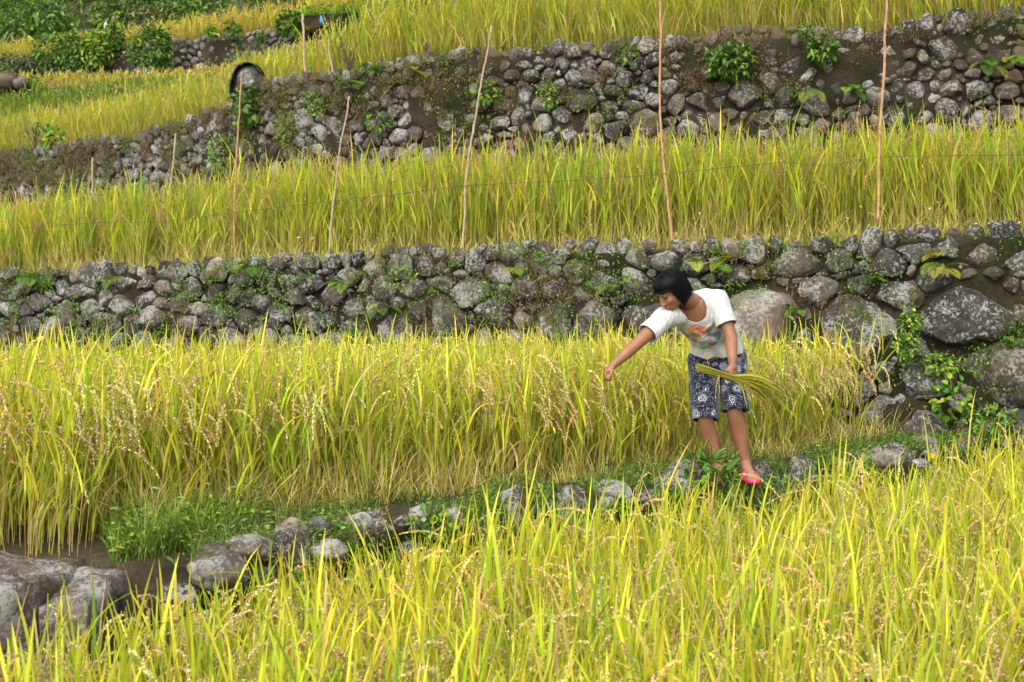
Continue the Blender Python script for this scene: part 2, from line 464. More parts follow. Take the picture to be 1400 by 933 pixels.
def build_wall(name, label, cat, W, h0f, sizes, mat, seed, seeds_px=(), squash=1.2, bulge=.55, gap=.06, K=18, lod='mid', tone=(.19, .18, .165), core_rough=.05, core_depth=0.0, earth_top=None, bury=None, nparts=100, cres=.05, core_mat=None):
    rng = np.random.default_rng(seed)
    sd = []
    for px, py, rpx in seeds_px:
        u, h = W.at(px, py); dd = float(np.interp(px, W.x, W.B[:, 1])); sd.append((u, h, rpx*dd/F))
    pa, ra, n0 = pack(W.L, W.Hf, h0f, sizes, seed, sd, squash)
    polys = cells(pa, ra)
    root = thing(name, label, cat, W.world(np.array([[W.L/2, 0, 0]]))[0]); root['kind'] = 'thing'
    geo = []
    for i, poly in enumerate(polys):
        if poly is None or len(poly) < 3: continue
        hi = (i < n0)
        k = int(K*1.6) if hi else K
        V, fs = stone_geo(poly, pa[i], ra[i], rng, k, RINGS['hi' if hi or lod == 'hi' else lod], squash, bulge*(.75 if hi else 1), gap)
        if not hi: V[:, 2] += rng.normal(-.01, .022)
        q = np.stack([V[:, 0]*2.6, V[:, 1]*2.6, V[:, 2]*0], -1); q2 = q*3
        V[:, 0] += .05*vnoise(q, seed+1)+.014*vnoise(q2, seed+3); V[:, 1] += .045*vnoise(q, seed+2)+.014*vnoise(q2, seed+4)
        tn = np.array(tone)*np.exp(rng.normal(0, .26))*(1+rng.normal(0, .03, 3))
        if rng.random() < .08: tn = np.array([.30, .245, .19])*rng.uniform(.7, 1.1)
        geo.append((ra[i], i < n0, W.world(V), fs, tn))
    order = sorted(range(len(geo)), key=lambda i: (-geo[i][1], -geo[i][0]))
    rest = MB(); nrest = 0
    for n, i in enumerate(order):
        r, big, V, fs, tn = geo[i]
        if n < nparts:
            mb = MB(); mb.add(V, fs, tn)
            mb.build('boulder' if big and r > .2 else 'stone', mat, root, loc=V.mean(0), sharp=.5)
        else:
            rest.add(V, fs, tn); nrest += 1
    if nrest: stuff(rest.build('stone', mat, root, sharp=.5))
    # earth core behind and between the stones
    nu = int(W.L/cres)+1; Hm = float(W.H.max()); nh = int(Hm/cres)+2
    u = np.linspace(-.2, W.L+.2, nu); v = np.linspace(0, 1, nh)
    U, Vv = np.meshgrid(u, v); U = U.ravel(); Vv = Vv.ravel()
    H = np.interp(U, W.u, W.H); h = Vv*H*.985
    q3 = np.stack([U, h, np.zeros_like(U)], -1)
    dep = core_depth+core_rough*fbm(q3*4.0, seed+5, 4)+core_rough*1.6*vnoise(q3*1.3, seed+8)
    if earth_top is not None: dep = dep+earth_top(U, Vv)
    dep = np.where(Vv > .999, -.28, dep)
    Vw = W.world(np.stack([U, h, dep], -1))
    i = np.arange(nh-1)[:, None]*nu; j = np.arange(nu-1)[None]
    q = np.stack([i+j, i+j+1, i+nu+j+1, i+nu+j], -1).reshape(-1, 4)
    mesh_obj('earth_core', Vw, [q], core_mat or M_EARTH, root)
    return root, geo

def lognorm(mu, sg, lo, hi): return lambda rng: float(np.clip(mu*math.exp(rng.normal(0, sg)), lo, hi))

W1 = Wall(-130, 1700, w1d, w1base, w1z, .22)
# big boulders of the first wall (photo px and radius)
big1 = [(1030, 432, 56), (1178, 452, 52), (1322, 434, 56), (1385, 508, 52), (1125, 400, 26), (1085, 355, 26), (1255, 590, 40), (760, 440, 30), (672, 425, 26), (640, 400, 26), (605, 432, 30), (880, 430, 30), (810, 445, 32), (1265, 520, 34), (1390, 430, 30), (1290, 345, 20), (1330, 590, 30), (540, 460, 30), (75, 450, 24), (150, 440, 22), (85, 430, 20), (1350, 475, 24), (1230, 400, 24), (1385, 360, 20)]
h01 = lambda u: float(np.interp(u, [0, W1.L*.50, W1.L*.64, W1.L], [.30, .25, .0, .0]))
build_wall('stone_wall', 'grey lichen covered dry stone wall behind the woman, with large boulders at its right end', 'stone wall', W1, h01, lognorm(.098, .42, .045, .2), M_ST1, 11, big1, 1.3, .48, .03, 22, 'hi', (.084, .074, .061), .035, -.03)

W2 = Wall(-120, 1680, w2d, lambda x: w1z(x)+.55, w2z, .25)
def earth2(U, V):
    n = vnoise(np.stack([U*.9, V*3, U*0], -1), 77)
    return np.where(V > .3, .08*np.clip((V-.78)*2.0+n*.8, -.15, .28), 0)
build_wall('stone_wall', 'brown mossy dry stone wall higher up the slope, half covered by earth', 'stone wall', W2, lambda u: .1, lognorm(.080, .36, .042, .18), M_ST2, 23,
    [(1020, 125, 24), (1308, 40, 20), (1290, 68, 20), (1115, 140, 22), (880, 165, 22), (795, 140, 20), (610, 165, 18), (415, 165, 18), (400, 120, 14)], 1.15, .5, .03, 18, 'mid', (.086, .075, .059), .045, -.02, earth2, cres=.07)

W3 = Wall(-120, 414, w3d, lambda x: zpx(t6y(x), t6d(x)), lambda x: zpx(w3y(x), w3d(x)), .3)
build_wall('stone_wall', 'far grey rubble wall among the bushes at upper left', 'stone wall', W3, lambda u: .1, lognorm(.085, .3, .06, .16), M_ST3, 37, [], 1.1, .5, .04, 9, 'lo', (.14, .13, .115), .05, .0, cres=.15)

WB = Wall(262, 1600, lambda x: bank_f(x)-.12, lambda x: 0*x-.15, lambda x: ZB-.05+.09*vnoise(np.stack([np.asarray(x)*.02, 0*x, 0*x], -1), 15), .12)
bankseeds = [(405, 800, 50), (300, 815, 52), (470, 790, 36), (495, 718, 0)]
build_wall('stone_bank', 'low stone faced field bank edged with weeds under the woman\'s feet', 'field bank', WB, lambda u: .3, lognorm(.09, .5, .04, .2), M_BANK, 41,
    [(1040, 672, 28), (1100, 668, 24), (935, 672, 26), (700, 715, 24), (570, 725, 24), (400, 778, 36), (295, 800, 34), (780, 705, 26), (1005, 690, 24), (1150, 660, 22)], 1.15, .7, .08, 18, 'hi', (.085, .074, .058), .06, .03)
# ------------------------------------------------------------------ plants
def arc(base, az, th0, dth, p, Ln, ns):
    """curved stems: base (n,3), azimuth, start lean, added lean, exponent, length -> points (n,ns+1,3)"""
    n = len(base)
    s = (np.arange(ns)+.5)/ns
    th = th0[:, None]+dth[:, None]*s[None]**p
    st = (Ln/ns)[:, None]
    dh = np.sin(th)*st; dz = np.cos(th)*st
    hx = np.cos(az)[:, None]*dh; hy = np.sin(az)[:, None]*dh
    d = np.stack([hx, hy, dz], -1)
    return np.concatenate([base[:, None], base[:, None]+np.cumsum(d, 1)], 1)

def strips(mb, pts, az, twist, W, prof, col0, col1, tip_pow=1.0):
    """flat blades along pts; W (n,), prof (ns+1,), colours base->tip (n,3)"""
    n, m, _ = pts.shape
    side = np.stack([-np.sin(az), np.cos(az), 0*az], -1)
    out = np.stack([np.cos(az), np.sin(az), 0*az], -1)
    wd = side*np.cos(twist)[:, None]+out*np.sin(twist)[:, None]
    hw = (W[:, None]*prof[None]*.5)[..., None]*wd[:, None]
    V = np.stack([pts-hw, pts+hw], 2).reshape(-1, 3)
    s = (np.linspace(0, 1, m)**tip_pow)[None, :, None]
    c = (col0[:, None]*(1-s)+col1[:, None]*s)
    c = np.repeat(c[:, :, None], 2, 2).reshape(-1, 3)
    i = (np.arange(n)*m*2)[:, None]; j = (np.arange(m-1)*2)[None]
    a = i+j
    mb.add(V, [np.stack([a, a+1, a+3, a+2], -1).reshape(-1, 4)], c)

def blade_prof(ns, k=.12):
    s = np.linspace(0, 1, ns+1)
    return np.clip(np.minimum(.45+s/k*.55, 1), 0, 1)*np.clip((1-s), 0, 1)**.55+.02

def stems(mb, pts, rad, col0, col1):
    n, m, _ = pts.shape
    ang = np.arange(3)*2*math.pi/3
    off = np.stack([np.cos(ang), np.sin(ang), 0*ang], -1)
    V = pts[:, :, None]+off[None, None]*rad[:, None, None, None]
    s = np.linspace(0, 1, m)[None, :, None]
    c = np.repeat((col0[:, None]*(1-s)+col1[:, None]*s)[:, :, None], 3, 2).reshape(-1, 3)
    i = (np.arange(n)*m*3)[:, None, None]; j = (np.arange(m-1)*3)[None, :, None]; k = np.arange(3)[None, None]
    k2 = (k+1) % 3; a = i+j
    mb.add(V.reshape(-1, 3), [np.stack([a+k, a+k2, a+3+k2, a+3+k], -1).reshape(-1, 4)], c)

def grains(mb, pts, ng, rng, ln, wd, spread, col, var=.22):
    n, m, _ = pts.shape
    s = rng.uniform(.06, 1, (n, ng))
    f = s*(m-1); i = np.minimum(f.astype(int), m-2); t = (f-i)[..., None]
    r = np.arange(n)[:, None]
    a, b = pts[r, i], pts[r, i+1]
    tg = unit(b-a); p = a+(b-a)*t
    sp = spread*(np.sin(np.clip(s, 0, 1)*math.pi*.85+.35))[..., None]
    p = p+unit(rng.normal(0, 1, (n, ng, 3)))*sp*rng.uniform(.2, 1, (n, ng, 1))
    p[..., 2] -= sp[..., 0]*.6
    ax = unit(tg*.9+rng.normal(0, .38, (n, ng, 3))+np.array([0, 0, -.35]))
    b1 = unit(np.cross(ax, rng.normal(0, 1, (n, ng, 3)))); b2 = np.cross(ax, b1)
    L_ = ln*rng.uniform(.8, 1.2, (n, ng, 1))
    V = np.stack([p-ax*L_/2, p+ax*L_/2, p+b1*wd, p-b1*wd*.35+b2*wd*.9], 2).reshape(-1, 3)
    k = np.arange(n*ng)[:, None]*4
    T = np.concatenate([k+np.array([[0, 2, 3]]), k+np.array([[1, 3, 2]]), k+np.array([[0, 3, 1]]), k+np.array([[0, 1, 2]])])
    c = col[:, None]*np.exp(rng.normal(0, var, (n, ng, 1)))
    c = np.repeat(c[:, :, None], 4, 2).reshape(-1, 3)
    mb.add(V, [T], c)

def pick(rng, pal, n, var=.12):
    """pal: list of (weight, rgb)"""
    w_ = np.array([p[0] for p in pal], float); w_ /= w_.sum()
    c = np.array([p[1] for p in pal])[rng.choice(len(pal), n, p=w_)]
    return c*np.exp(rng.normal(0, var, (n, 1)))

GOLD = [(3, (.68, .68, .045)), (4.5, (.55, .63, .038)), (2.6, (.40, .55, .034)), (.9, (.76, .61, .08)), (.6, (.19, .33, .03))]
FRESH = [(2, (.56, .59, .04)), (4, (.42, .55, .035)), (2.5, (.27, .44, .03)), (1, (.70, .60, .06))]
GREEN = [(4, (.11, .27, .020)), (2, (.20, .38, .022)), (1, (.40, .46, .027)), (1, (.08, .20, .02))]
STRAW = [(3, (.90, .73, .33)), (2, (.92, .80, .42)), (1, (.82, .60, .25)), (2.5, (.88, .80, .30))]
PINK = [(3, (.72, .45, .22)), (2, (.80, .58, .27)), (1, (.60, .34, .16))]
DRY = [(3, (.56, .43, .15)), (2, (.69, .53, .23)), (4, (.50, .52, .07)), (.7, (.32, .21, .08))]

def hills(rng, xr, df, db, zf, spacing, per, hspread, xpix=None):
    """planting hills on a jittered grid between two distances (functions of photo column)"""
    out = []
    x0, x1 = xr
    dmin = min(df(np.linspace(x0, x1, 50)).min(), 99); dmax = db(np.linspace(x0, x1, 50)).max()
    for y in np.arange(dmin, dmax, spacing):
        X = np.arange((x0-700)/F*y, (x1-700)/F*y, spacing)
        out.append(np.stack([X, np.full_like(X, y)], -1))
    h = np.concatenate(out)+rng.normal(0, spacing*.22, (sum(len(o) for o in out), 2))
    px = h[:, 0]/h[:, 1]*F+700
    ok = (h[:, 1] > df(px)) & (h[:, 1] < db(px)) & (px > x0) & (px < x1)
    h = h[ok]
    n = rng.poisson(per, len(h)).clip(1)
    hid = np.repeat(np.arange(len(h)), n)
    off = rng.normal(0, hspread, (len(hid), 2))
    b = h[hid]+off
    px = b[:, 0]/b[:, 1]*F+700
    return np.concatenate([b, zf(px, b[:, 1])[:, None]], 1), hid, off, px

def rice(name, label, base, hid, off, height, rng, leafpal=GOLD, grainpal=STRAW, nleaf=4, ng=50, pan=.65, w=.011, ns=6, gl=.0085, gw=.0022, gspread=.011, stemr=.0022, erect=1.0, flag=1.0, panup=0.0, dry=1.0, leafkeep=.72, npan=1):
    n = len(base); mb = MB()
    nh = hid.max()+1
    hh = height*np.exp(rng.normal(0, .06, nh))[hid]*np.exp(rng.normal(0, .07, n))
    hill_t = rng.normal(0, .12, (nh, 3))[hid]
    wq = base*np.array([1.3, 1.3, 0])
    off = off+.07*np.stack([vnoise(wq, 31), vnoise(wq, 32)], -1)+np.repeat(rng.normal(0, .02, (1, 2)), n, 0)
    az = np.arctan2(off[:, 1], off[:, 0])+rng.normal(0, .5, n)
    lean = np.abs(rng.normal(.09, .08, n))+np.linalg.norm(off, axis=1)*1.2
    L0 = hh*1.06
    S = arc(base, az, lean*.4, lean*1.1+.05, 1.5, L0, 4)
    g0 = pick(rng, DRY, n)*(.6+.4*dry); g1 = pick(rng, leafpal, n)*.85
    stems(mb, S, stemr*rng.uniform(.8, 1.2, n), g0, g1)
    prof = blade_prof(ns)
    def on(S, f):
        q = f*4; i = np.minimum(q.astype(int), 3); t = (q-i)[:, None]; r = np.arange(len(S))
        return S[r, i]*(1-t)+S[r, i+1]*t
    for k in range(nleaf):
        f = np.clip(.18+.55*k/max(1, nleaf-1)+rng.normal(0, .05, n), .05, .97)
        b = on(S, f)
        la = az+rng.normal(0, 1.3, n)+k*math.pi*.9
        top = k == nleaf-1
        low = k == 0
        th0 = np.abs(rng.normal(.2 if top else .26, .10, n))
        dth = np.abs(rng.normal(.22 if top else .7, .3 if top else .5, n))/erect
        if top: bent = rng.random(n) < .14; dth = np.where(bent, dth+1.3, dth)
        ll = hh*np.clip(rng.normal(.36 if top else .42, .07, n), .2, .6)*(flag if top else 1)
        c0 = pick(rng, leafpal, n)*(1+hill_t*.5); c1 = c0*np.array([1.15, 1.0, 1.0])
        brown = rng.random(n) < (.55 if low else .07)*dry
        c0 = np.where(brown[:, None], pick(rng, DRY, n), c0); c1 = np.where(brown[:, None], c0*1.1, c1)
        yt = rng.random(n) < .3
        c1 = np.where((yt & ~brown)[:, None], np.array([.76, .66, .09])*np.exp(rng.normal(0, .15, (n, 1))), c1)
        if low:   # dried lower leaves hang
            dth = np.where(brown, dth+rng.uniform(.3, 1.6, n), dth)
        A = arc(b, la, th0, dth, 1.6, ll, ns)
        kp = rng.random(n) < (leafkeep if not low else 1)
        A, la, c0, c1 = A[kp], la[kp], c0[kp], c1[kp]; n2 = int(kp.sum())
        strips(mb, A, la, rng.normal(0, .7, n2), w*rng.uniform(.7, 1.25, n2)*(.75 if low else 1), prof, c0, c1, 2.0)
    for _ in range(npan):
        hp = rng.random(n) < pan
        m = int(hp.sum())
        if m and ng:
            b = on(S[hp], np.clip(rng.normal(.88, .13, m), .5, .999)); pa = az[hp]+rng.normal(0, .6, m)
            pl = height[hp]*np.clip(rng.normal(.30, .05, m), .16, .42)
            up = rng.random(m) < panup
            dth = np.where(up, rng.normal(.5, .3, m), rng.normal(2.95, .3, m))
            Pn = arc(b-np.array([0, 0, .04]), pa, np.abs(rng.normal(.12, .1, m)), dth, .30, pl, 8)
            gc = pick(rng, grainpal, m)*(1+hill_t[hp]*.4)
            stems(mb, Pn, np.full(m, .0011), gc*.8, gc*.8)
            grains(mb, Pn, ng, rng, gl, gw, gspread, gc)
    o = mb.build(name, M_RICE, smooth=False)
    stuff(o, label, 'rice')
    return o

def const(v): return lambda x: np.full_like(np.asarray(x, float), v)
rng = np.random.default_rng(5)
# 1: the crop nearest the camera, on the lowest terrace
far1 = lambda x: bank_f(x)-.2-.18*np.exp(-((x-40)/130.0)**2)-.35*np.exp(-((x-1005)/45.0)**2)
b, hid, off, px = hills(rng, (-420, 1820), const(3.1), far1, lambda x, d: 0*x+Z1, .17, 10.5, .038)
hz = .90+.0*np.clip((px-900)/500, 0, 1)
rice('rice_crop', 'ripe golden rice crop nearest the camera, below the stone edged bank', b, hid, off, hz, rng, GOLD, STRAW, 3, 100, .60, .0172, 6, .0125, .0048, .0088, leafkeep=.88, npan=2)
# 2: the crop she is picking
rng = np.random.default_rng(6)
back2 = lambda x: np.where(x < 1235, np.minimum(w1d(x)-.35, bank_b(x)+4.2), 0)
front2 = lambda x: np.where(x < 1000, bank_b(x)+.0, bank_b(x)+.08)-.28*np.clip((170-x)/40, 0, 1)
b, hid, off, px = hills(rng, (-330, 1232), front2, back2, lambda x, d: 0*x+.80, .175, 9.5, .042)
rice('rice_crop', 'ripe yellow rice crop the woman is picking, in front of the boulder wall', b, hid, off, .77-.06*np.clip((b[:, 1]-front2(px)-.3)/1.2, 0, 1), rng, GOLD, STRAW, 4, 75, .58, .0152, 6, .0140, .0052, .0090, dry=1.0, leafkeep=.70, npan=2)
# 3: the terrace above the first wall
rng = np.random.default_rng(7)
b, hid, off, px = hills(rng, (-220, 1640), lambda x: w1d(x)+.48, lambda x: w1d(x)+2.3, lambda x, d: w1z(x)-.03, .19, 9, .045)
rice('rice_crop', 'green and gold rice crop with bamboo poles, above the boulder wall', b, hid, off, np.interp(px, [0, 400, 1400], [.78, .86, .84]), rng, FRESH, PINK, 4, 36, .75, .017, 5, .014, .0048, .009, .003, 1.3, 1.1, .35, dry=1.0)
# 4: above the second wall
rng = np.random.default_rng(8)
b, hid, off, px = hills(rng, (-150, 1620), lambda x: w2d(x)+.65, lambda x: np.minimum(w2d(x)+2.9, np.maximum(t5d(x)-.2, w2d(x)+1.0)), lambda x, d: w2z(x)-.03, .24, 9, .06)
rice('rice_crop', 'yellow rice crop standing above the mossy wall', b, hid, off, f4h(px)*1.05, rng, [(3, (0.59, 0.56, 0.038)), (4, (0.44, 0.54, 0.026)), (2, (0.26, 0.44, 0.026)), (1, (0.70, 0.55, 0.102))], STRAW, 3, 16, .5, .02, 4, .018, .006, .018, .004, 1.3, 1.0, .3, dry=.8)
def upper(seed, label, xr, df, z, depth, h, pal, pan):
    rng = np.random.default_rng(seed)
    b, hid, off, px = hills(rng, xr, lambda x: df(x)+.1, lambda x: df(x)+depth, lambda x, d: z(x)+.02, .26, 8, .08)
    rice('rice_crop', label, b, hid, off, h(px), rng, pal, STRAW, 3, 8, pan, .032, 3, .03, .012, .03, .006, 1.3, 1.0, .5, dry=.5)
upper(9, 'green unripe rice crop at left, beyond the yellow one', (-150, 290), t5d, lambda x: zpx(t5y(x), t5d(x)), 2.2, C([(-600, .52), (0, .52), (200, .48), (250, .36), (300, .15)]), GREEN, .15)
upper(10, 'pale yellow strip of rice crop below the far rubble wall', (-150, 420), t6d, lambda x: zpx(t6y(x), t6d(x)), 2.3, C([(-600, .4), (0, .38), (250, .30), (420, .30)]), [(4, (0.56, 0.54, 0.051)), (2, (0.38, 0.46, 0.038)), (2, (0.70, 0.54, 0.154))], .6)
upper(12, 'golden rice crop on the terrace above the far rubble wall', (-150, 640), lambda x: w3d(x)+.35, lambda x: zpx(w3y(x), w3d(x)), 2.2, C([(-600, .5), (0, .5), (120, .45), (250, .5), (420, .65), (640, .8)]), [(4, (0.61, 0.55, 0.045)), (2, (0.46, 0.51, 0.032)), (1.5, (0.72, 0.54, 0.128))], .5)
# ------------------------------------------------------------------ the woman
def catmull(pts, k):
    pts = np.asarray(pts, float)
    p = np.concatenate([2*pts[:1]-pts[1:2], pts, 2*pts[-1:]-pts[-2:-1]])
    out = []
    for i in range(1, len(p)-2):
        for t in np.arange(k)/k:
            a, b, c, d = p[i-1], p[i], p[i+1], p[i+2]
            out.append(.5*((2*b)+(-a+c)*t+(2*a-5*b+4*c-d)*t*t+(-a+3*b-3*c+d)*t**3))
    out.append(pts[-1]); return np.array(out)

def limb(mb, pts, radii, n=14, k=5):
    q = catmull(np.concatenate([np.asarray(pts, float), np.asarray(radii, float)[:, None]], 1), k)
    c, r = q[:, :3], np.maximum(q[:, 3], .002)
    # rounded ends
    t0, t1 = unit(c[0]-c[1]), unit(c[-1]-c[-2])
    cc = [c[0]+t0*r[0]*.75, c[0]+t0*r[0]*.45]; rr = [r[0]*.3, r[0]*.8]
    ce = [c[-1]+t1*r[-1]*.45, c[-1]+t1*r[-1]*.75]; re = [r[-1]*.8, r[-1]*.3]
    tube(mb, np.concatenate([cc, c, ce]), np.concatenate([rr, r, re]), n)

def loft(mb, secs, n=28, k=4):
    """secs: (centre, lateral vector*rx, depth vector*ry)"""
    A = catmull(np.array([np.concatenate(s) for s in secs], float), k)
    ang = np.arange(n)*2*math.pi/n
    V = np.concatenate([a[:3]+np.cos(ang)[:, None]*a[3:6]+np.sin(ang)[:, None]*a[6:9] for a in A])
    m = len(A)
    i = np.arange(m-1)[:, None]*n; j = np.arange(n)[None]; j2 = (j+1) % n
    q = np.stack([i+j, i+j2, i+n+j2, i+n+j], -1).reshape(-1, 4)
    mb.add(V, [q, np.arange(n)[::-1][None], (np.arange(n)+(m-1)*n)[None]])

def ell(mb, c, ax, n=20, m=12):
    """ellipsoid; ax rows = scaled axes"""
    th = np.linspace(0, math.pi, m+1)[1:-1]; ph = np.arange(n)*2*math.pi/n
    S = np.stack([np.sin(th)[:, None]*np.cos(ph), np.sin(th)[:, None]*np.sin(ph), np.cos(th)[:, None]+0*ph], -1).reshape(-1, 3)
    S = np.concatenate([S, [[0, 0, 1], [0, 0, -1]]])
    V = np.asarray(c)+S@np.asarray(ax)
    i = np.arange(m-2)[:, None]*n; j = np.arange(n)[None]; j2 = (j+1) % n
    q = np.stack([i+j, i+n+j, i+n+j2, i+j2], -1).reshape(-1, 4)
    j = np.arange(n); T = (m-1)*n
    mb.add(V, [q, np.stack([np.full(n, T), j, (j+1) % n], -1), np.stack([np.full(n, T+1), (m-2)*n+(j+1) % n, (m-2)*n+j], -1)])

def remesh(mb, voxel, smooth=4, fac=.5):
    o = mb.build('tmp', None)
    md = o.modifiers.new('r', 'REMESH'); md.mode = 'VOXEL'; md.voxel_size = voxel; md.use_smooth_shade = True
    if smooth:
        sm = o.modifiers.new('s', 'SMOOTH'); sm.iterations = smooth; sm.factor = fac
    dg = bpy.context.evaluated_depsgraph_get()
    me = o.evaluated_get(dg).to_mesh()
    V = np.empty(len(me.vertices)*3, np.float32); me.vertices.foreach_get('co', V); V = V.reshape(-1, 3).astype(float)
    Fq, Ft = [], []
    for p in me.polygons:
        v = list(p.vertices); (Fq if len(v) == 4 else Ft).append(v)
    o.evaluated_get(dg).to_mesh_clear()
    dat = o.data; bpy.data.objects.remove(o); bpy.data.meshes.remove(dat)
    return V, [np.array(f, int) for f in (Fq, Ft) if len(f)]

def drop(V, faces, kill):
    """remove faces whose all vertices are marked"""
    out = []
    for f in faces: out.append(f[~kill[f].any(1)])
    return out

def cut(V, faces, planes):
    """planes: (signed distance function > 0 outside, normal, mask or None); trims the mesh with a clean edge"""
    for dist, nrm, mask in planes:
        kill = dist > 0
        if mask is not None: kill &= mask
        keep = []
        for f in faces: keep.append(f[~kill[f].all(1)])
        faces = [f for f in keep if len(f)]
        used = np.zeros(len(V), bool)
        for f in faces: used[f.ravel()] = True
        m = kill & used
        n = nrm if np.ndim(nrm) == 2 else np.repeat(np.asarray(nrm)[None], len(V), 0)
        V[m] -= n[m]*dist[m][:, None]
    return V, faces

def compact(V, faces):
    used = np.unique(np.concatenate([f.ravel() for f in faces])); mp = np.full(len(V), -1); mp[used] = np.arange(len(used))
    return used, [mp[f] for f in faces]

def solidify(o, t, off=-1):
    md = o.modifiers.new('thickness', 'SOLIDIFY'); md.thickness = t; md.offset = off

# joints, from the photo (pixel, distance)
hipR, hipL = P(961, 490, 8.97), P(1001, 486, 9.02)
kneeR, kneeL = P(964, 568, 8.86), P(1004, 562, 8.92)
ankR, ankL = P(981, 634, 8.90), P(1019, 631, 8.93)
pel = P(981, 482, 9.0)
wai = P(977, 455, 8.90)
che = P(957, 428, 8.72)
nek = P(944, 412, 8.61)
shR, shL = P(911, 433, 8.55), P(981, 411, 8.66)
elR, wrR = P(870, 471, 8.42), P(838.5, 499, 8.38)
elL, wrL = P(999, 459, 8.57), P(1002, 499, 8.44)
headc = P(918, 397, 8.50)
ROOT = P(1000, 650, 8.88)
woman = thing('person', 'woman in white printed t-shirt and dark floral shorts leaning to pick rice', 'person', ROOT)
lat_h = unit(hipL-hipR); lat_s = unit(shL-shR)
def frame(axis, lat):
    a = unit(axis); l = unit(lat-a*np.dot(lat, a)); return l, np.cross(a, l)   # lateral, back
up_t = unit(nek-pel)

def torso(mb, g=0.0, hem=0.0):
    l0, d0 = frame(unit(wai-pel)*.4+np.array([0, 0, .6]), lat_h); l1, d1 = frame(che-wai, lat_h+lat_s); l2, d2 = frame(nek-che, lat_s)
    loft(mb, [(pel-np.array([0, 0, .10]), l0*(.155+g), d0*(.105+g)),
              (pel-np.array([0, 0, .03]), l0*(.162+g), d0*(.118+g)),
              (pel*.5+wai*.5, l0*(.148+g), d0*(.108+g)),
              (wai, l1*(.138+g), d1*(.100+g)),
              (wai*.45+che*.55, l1*(.145+g), d1*(.105+g)),
              (che, l2*(.152+g), d2*(.108+g)),
              (che*.45+nek*.55+.2*(nek-che)*0, l2*(.135+g*.8), d2*(.085+g*.8)),
              (nek*.9+che*.1, l2*(.075+g*.5), d2*(.06+g*.5))])

def hand(mb, wr, Fd, Dd, Td, s, curls, thumb):
    """palm, four jointed fingers, thumb; Fd along the hand, Dd back of the hand, Td thumb side"""
    Fd = unit(Fd); Dd = unit(Dd-Fd*np.dot(Dd, Fd)); Td0 = np.cross(Fd, Dd); Td = Td0*np.sign(np.dot(Td0, Td))
    Q = lambda x, y, z: wr+(Td*x+Fd*y+Dd*z)*s
    ell(mb, Q(0, .042, 0), np.array([Td*.039, Fd*.052, Dd*.015])*s)
    ell(mb, Q(.022, .03, -.008), np.array([Td*.018, Fd*.03, Dd*.014])*s)
    limb(mb, [Q(0, -.03, 0), Q(0, .02, 0)], [.024*s, .026*s], 12, 3)
    for i, (x, ln, r) in enumerate(((.029, .072, .0092), (.010, .080, .0096), (-.010, .074, .0092), (-.027, .058, .0082))):
        p = Q(x, .082-.006*abs(i-1), .001); pts = [Q(x*.8, .05, 0), p]; a = 0
        for fr, cu in zip((.45, .31, .24), curls[i]):
            a += cu
            p = p+(Fd*math.cos(a)-Dd*math.sin(a)+Td*(x*.6))*ln*fr*s
            pts.append(p)
        limb(mb, pts, np.array([r*1.05, r*1.1, r, r*.92, r*.75])*s, 9, 3)
    pts = [Q(.024, .018, -.004)]+[Q(*t) for t in thumb]
    limb(mb, pts, np.array([.014, .0115, .0105, .008][:len(pts)])*s, 9, 3)

body = MB()
torso(body)
for h, k, a, sx in ((hipR, kneeR, ankR, -1), (hipL, kneeL, ankL, 1)):
    mid = h*.5+k*.5+np.array([.005*sx, -.012, 0]); cf = k*.62+a*.38+np.array([.004*sx, .014, 0])
    limb(body, [h+np.array([0, 0, .02]), mid, k+np.array([0, -.006, 0]), cf, a*.8+k*.2, a], [.085, .075, .052, .055, .037, .033], 16, 5)
    # foot: heel, instep, ball and five toes; they point towards the camera
    fd = unit(np.array([.12*sx+.02, -1, 0.])); sd = np.array([-fd[1], fd[0], 0])*1.0
    base = np.array([a[0], a[1], ROOT[2]-.02+.035])
    ell(body, base-fd*.028, np.array([sd*.030, fd*.035, np.array([0, 0, .030])]))
    limb(body, [a-np.array([0, 0, .01]), base+fd*.05+np.array([0, 0, .016]), base+fd*.12-np.array([0, 0, .008])], [.035, .034, .026], 12, 4)
    ell(body, base+fd*.11-np.array([0, 0, .012]), np.array([sd*.043, fd*.05, np.array([0, 0, .018])]))
    for j, (tx, tl) in enumerate(((-.030, .062), (-.012, .064), (.003, .058), (.017, .050), (.030, .040))):
        tx *= sx*-1
        s0 = base+fd*.12+sd*tx-np.array([0, 0, .014]); limb(body, [s0, s0+fd*tl*.7, s0+fd*tl-np.array([0, 0, .003])], [.0125 if j == 0 else .009]*2+[.009 if j == 0 else .007], 8, 3)
for s, e, w_, k in ((shR, elR, wrR, 0), (shL, elL, wrL, 1)):
    inn = s+(che-s)*.30
    limb(body, [inn, s, s*.5+e*.5, e, e*.62+w_*.38, w_], [.058, .054, .045, .037, .037, .025], 14, 5)
# right hand pinching a rice ear, left hand round the cut bundle
fdr = unit(wrR-elR)+np.array([-.05, -.05, -.12])
hand(body, wrR, fdr, np.array([-.25, .15, 1.]), np.array([-.1, -1, -.5]), .92, [(.75, 1.0, .5), (.95, 1.1, .6), (1.1, 1.2, .6), (1.15, 1.2, .6)], [(.036, .045, -.022), (.036, .078, -.034), (.026, .098, -.044)])
bun_ax = unit(P(1068, 532, 8.42)-P(958, 503, 8.36))
hand(body, wrL, np.array([.02, -.10, -1.]), np.array([.62, -.78, 0.]), np.array([-.7, -.7, 0]), .92, [(1.05, 1.2, .8), (1.1, 1.2, .8), (1.15, 1.2, .8), (1.2, 1.25, .8)], [(.040, .042, -.024), (.034, .07, -.042), (.018, .085, -.052)])
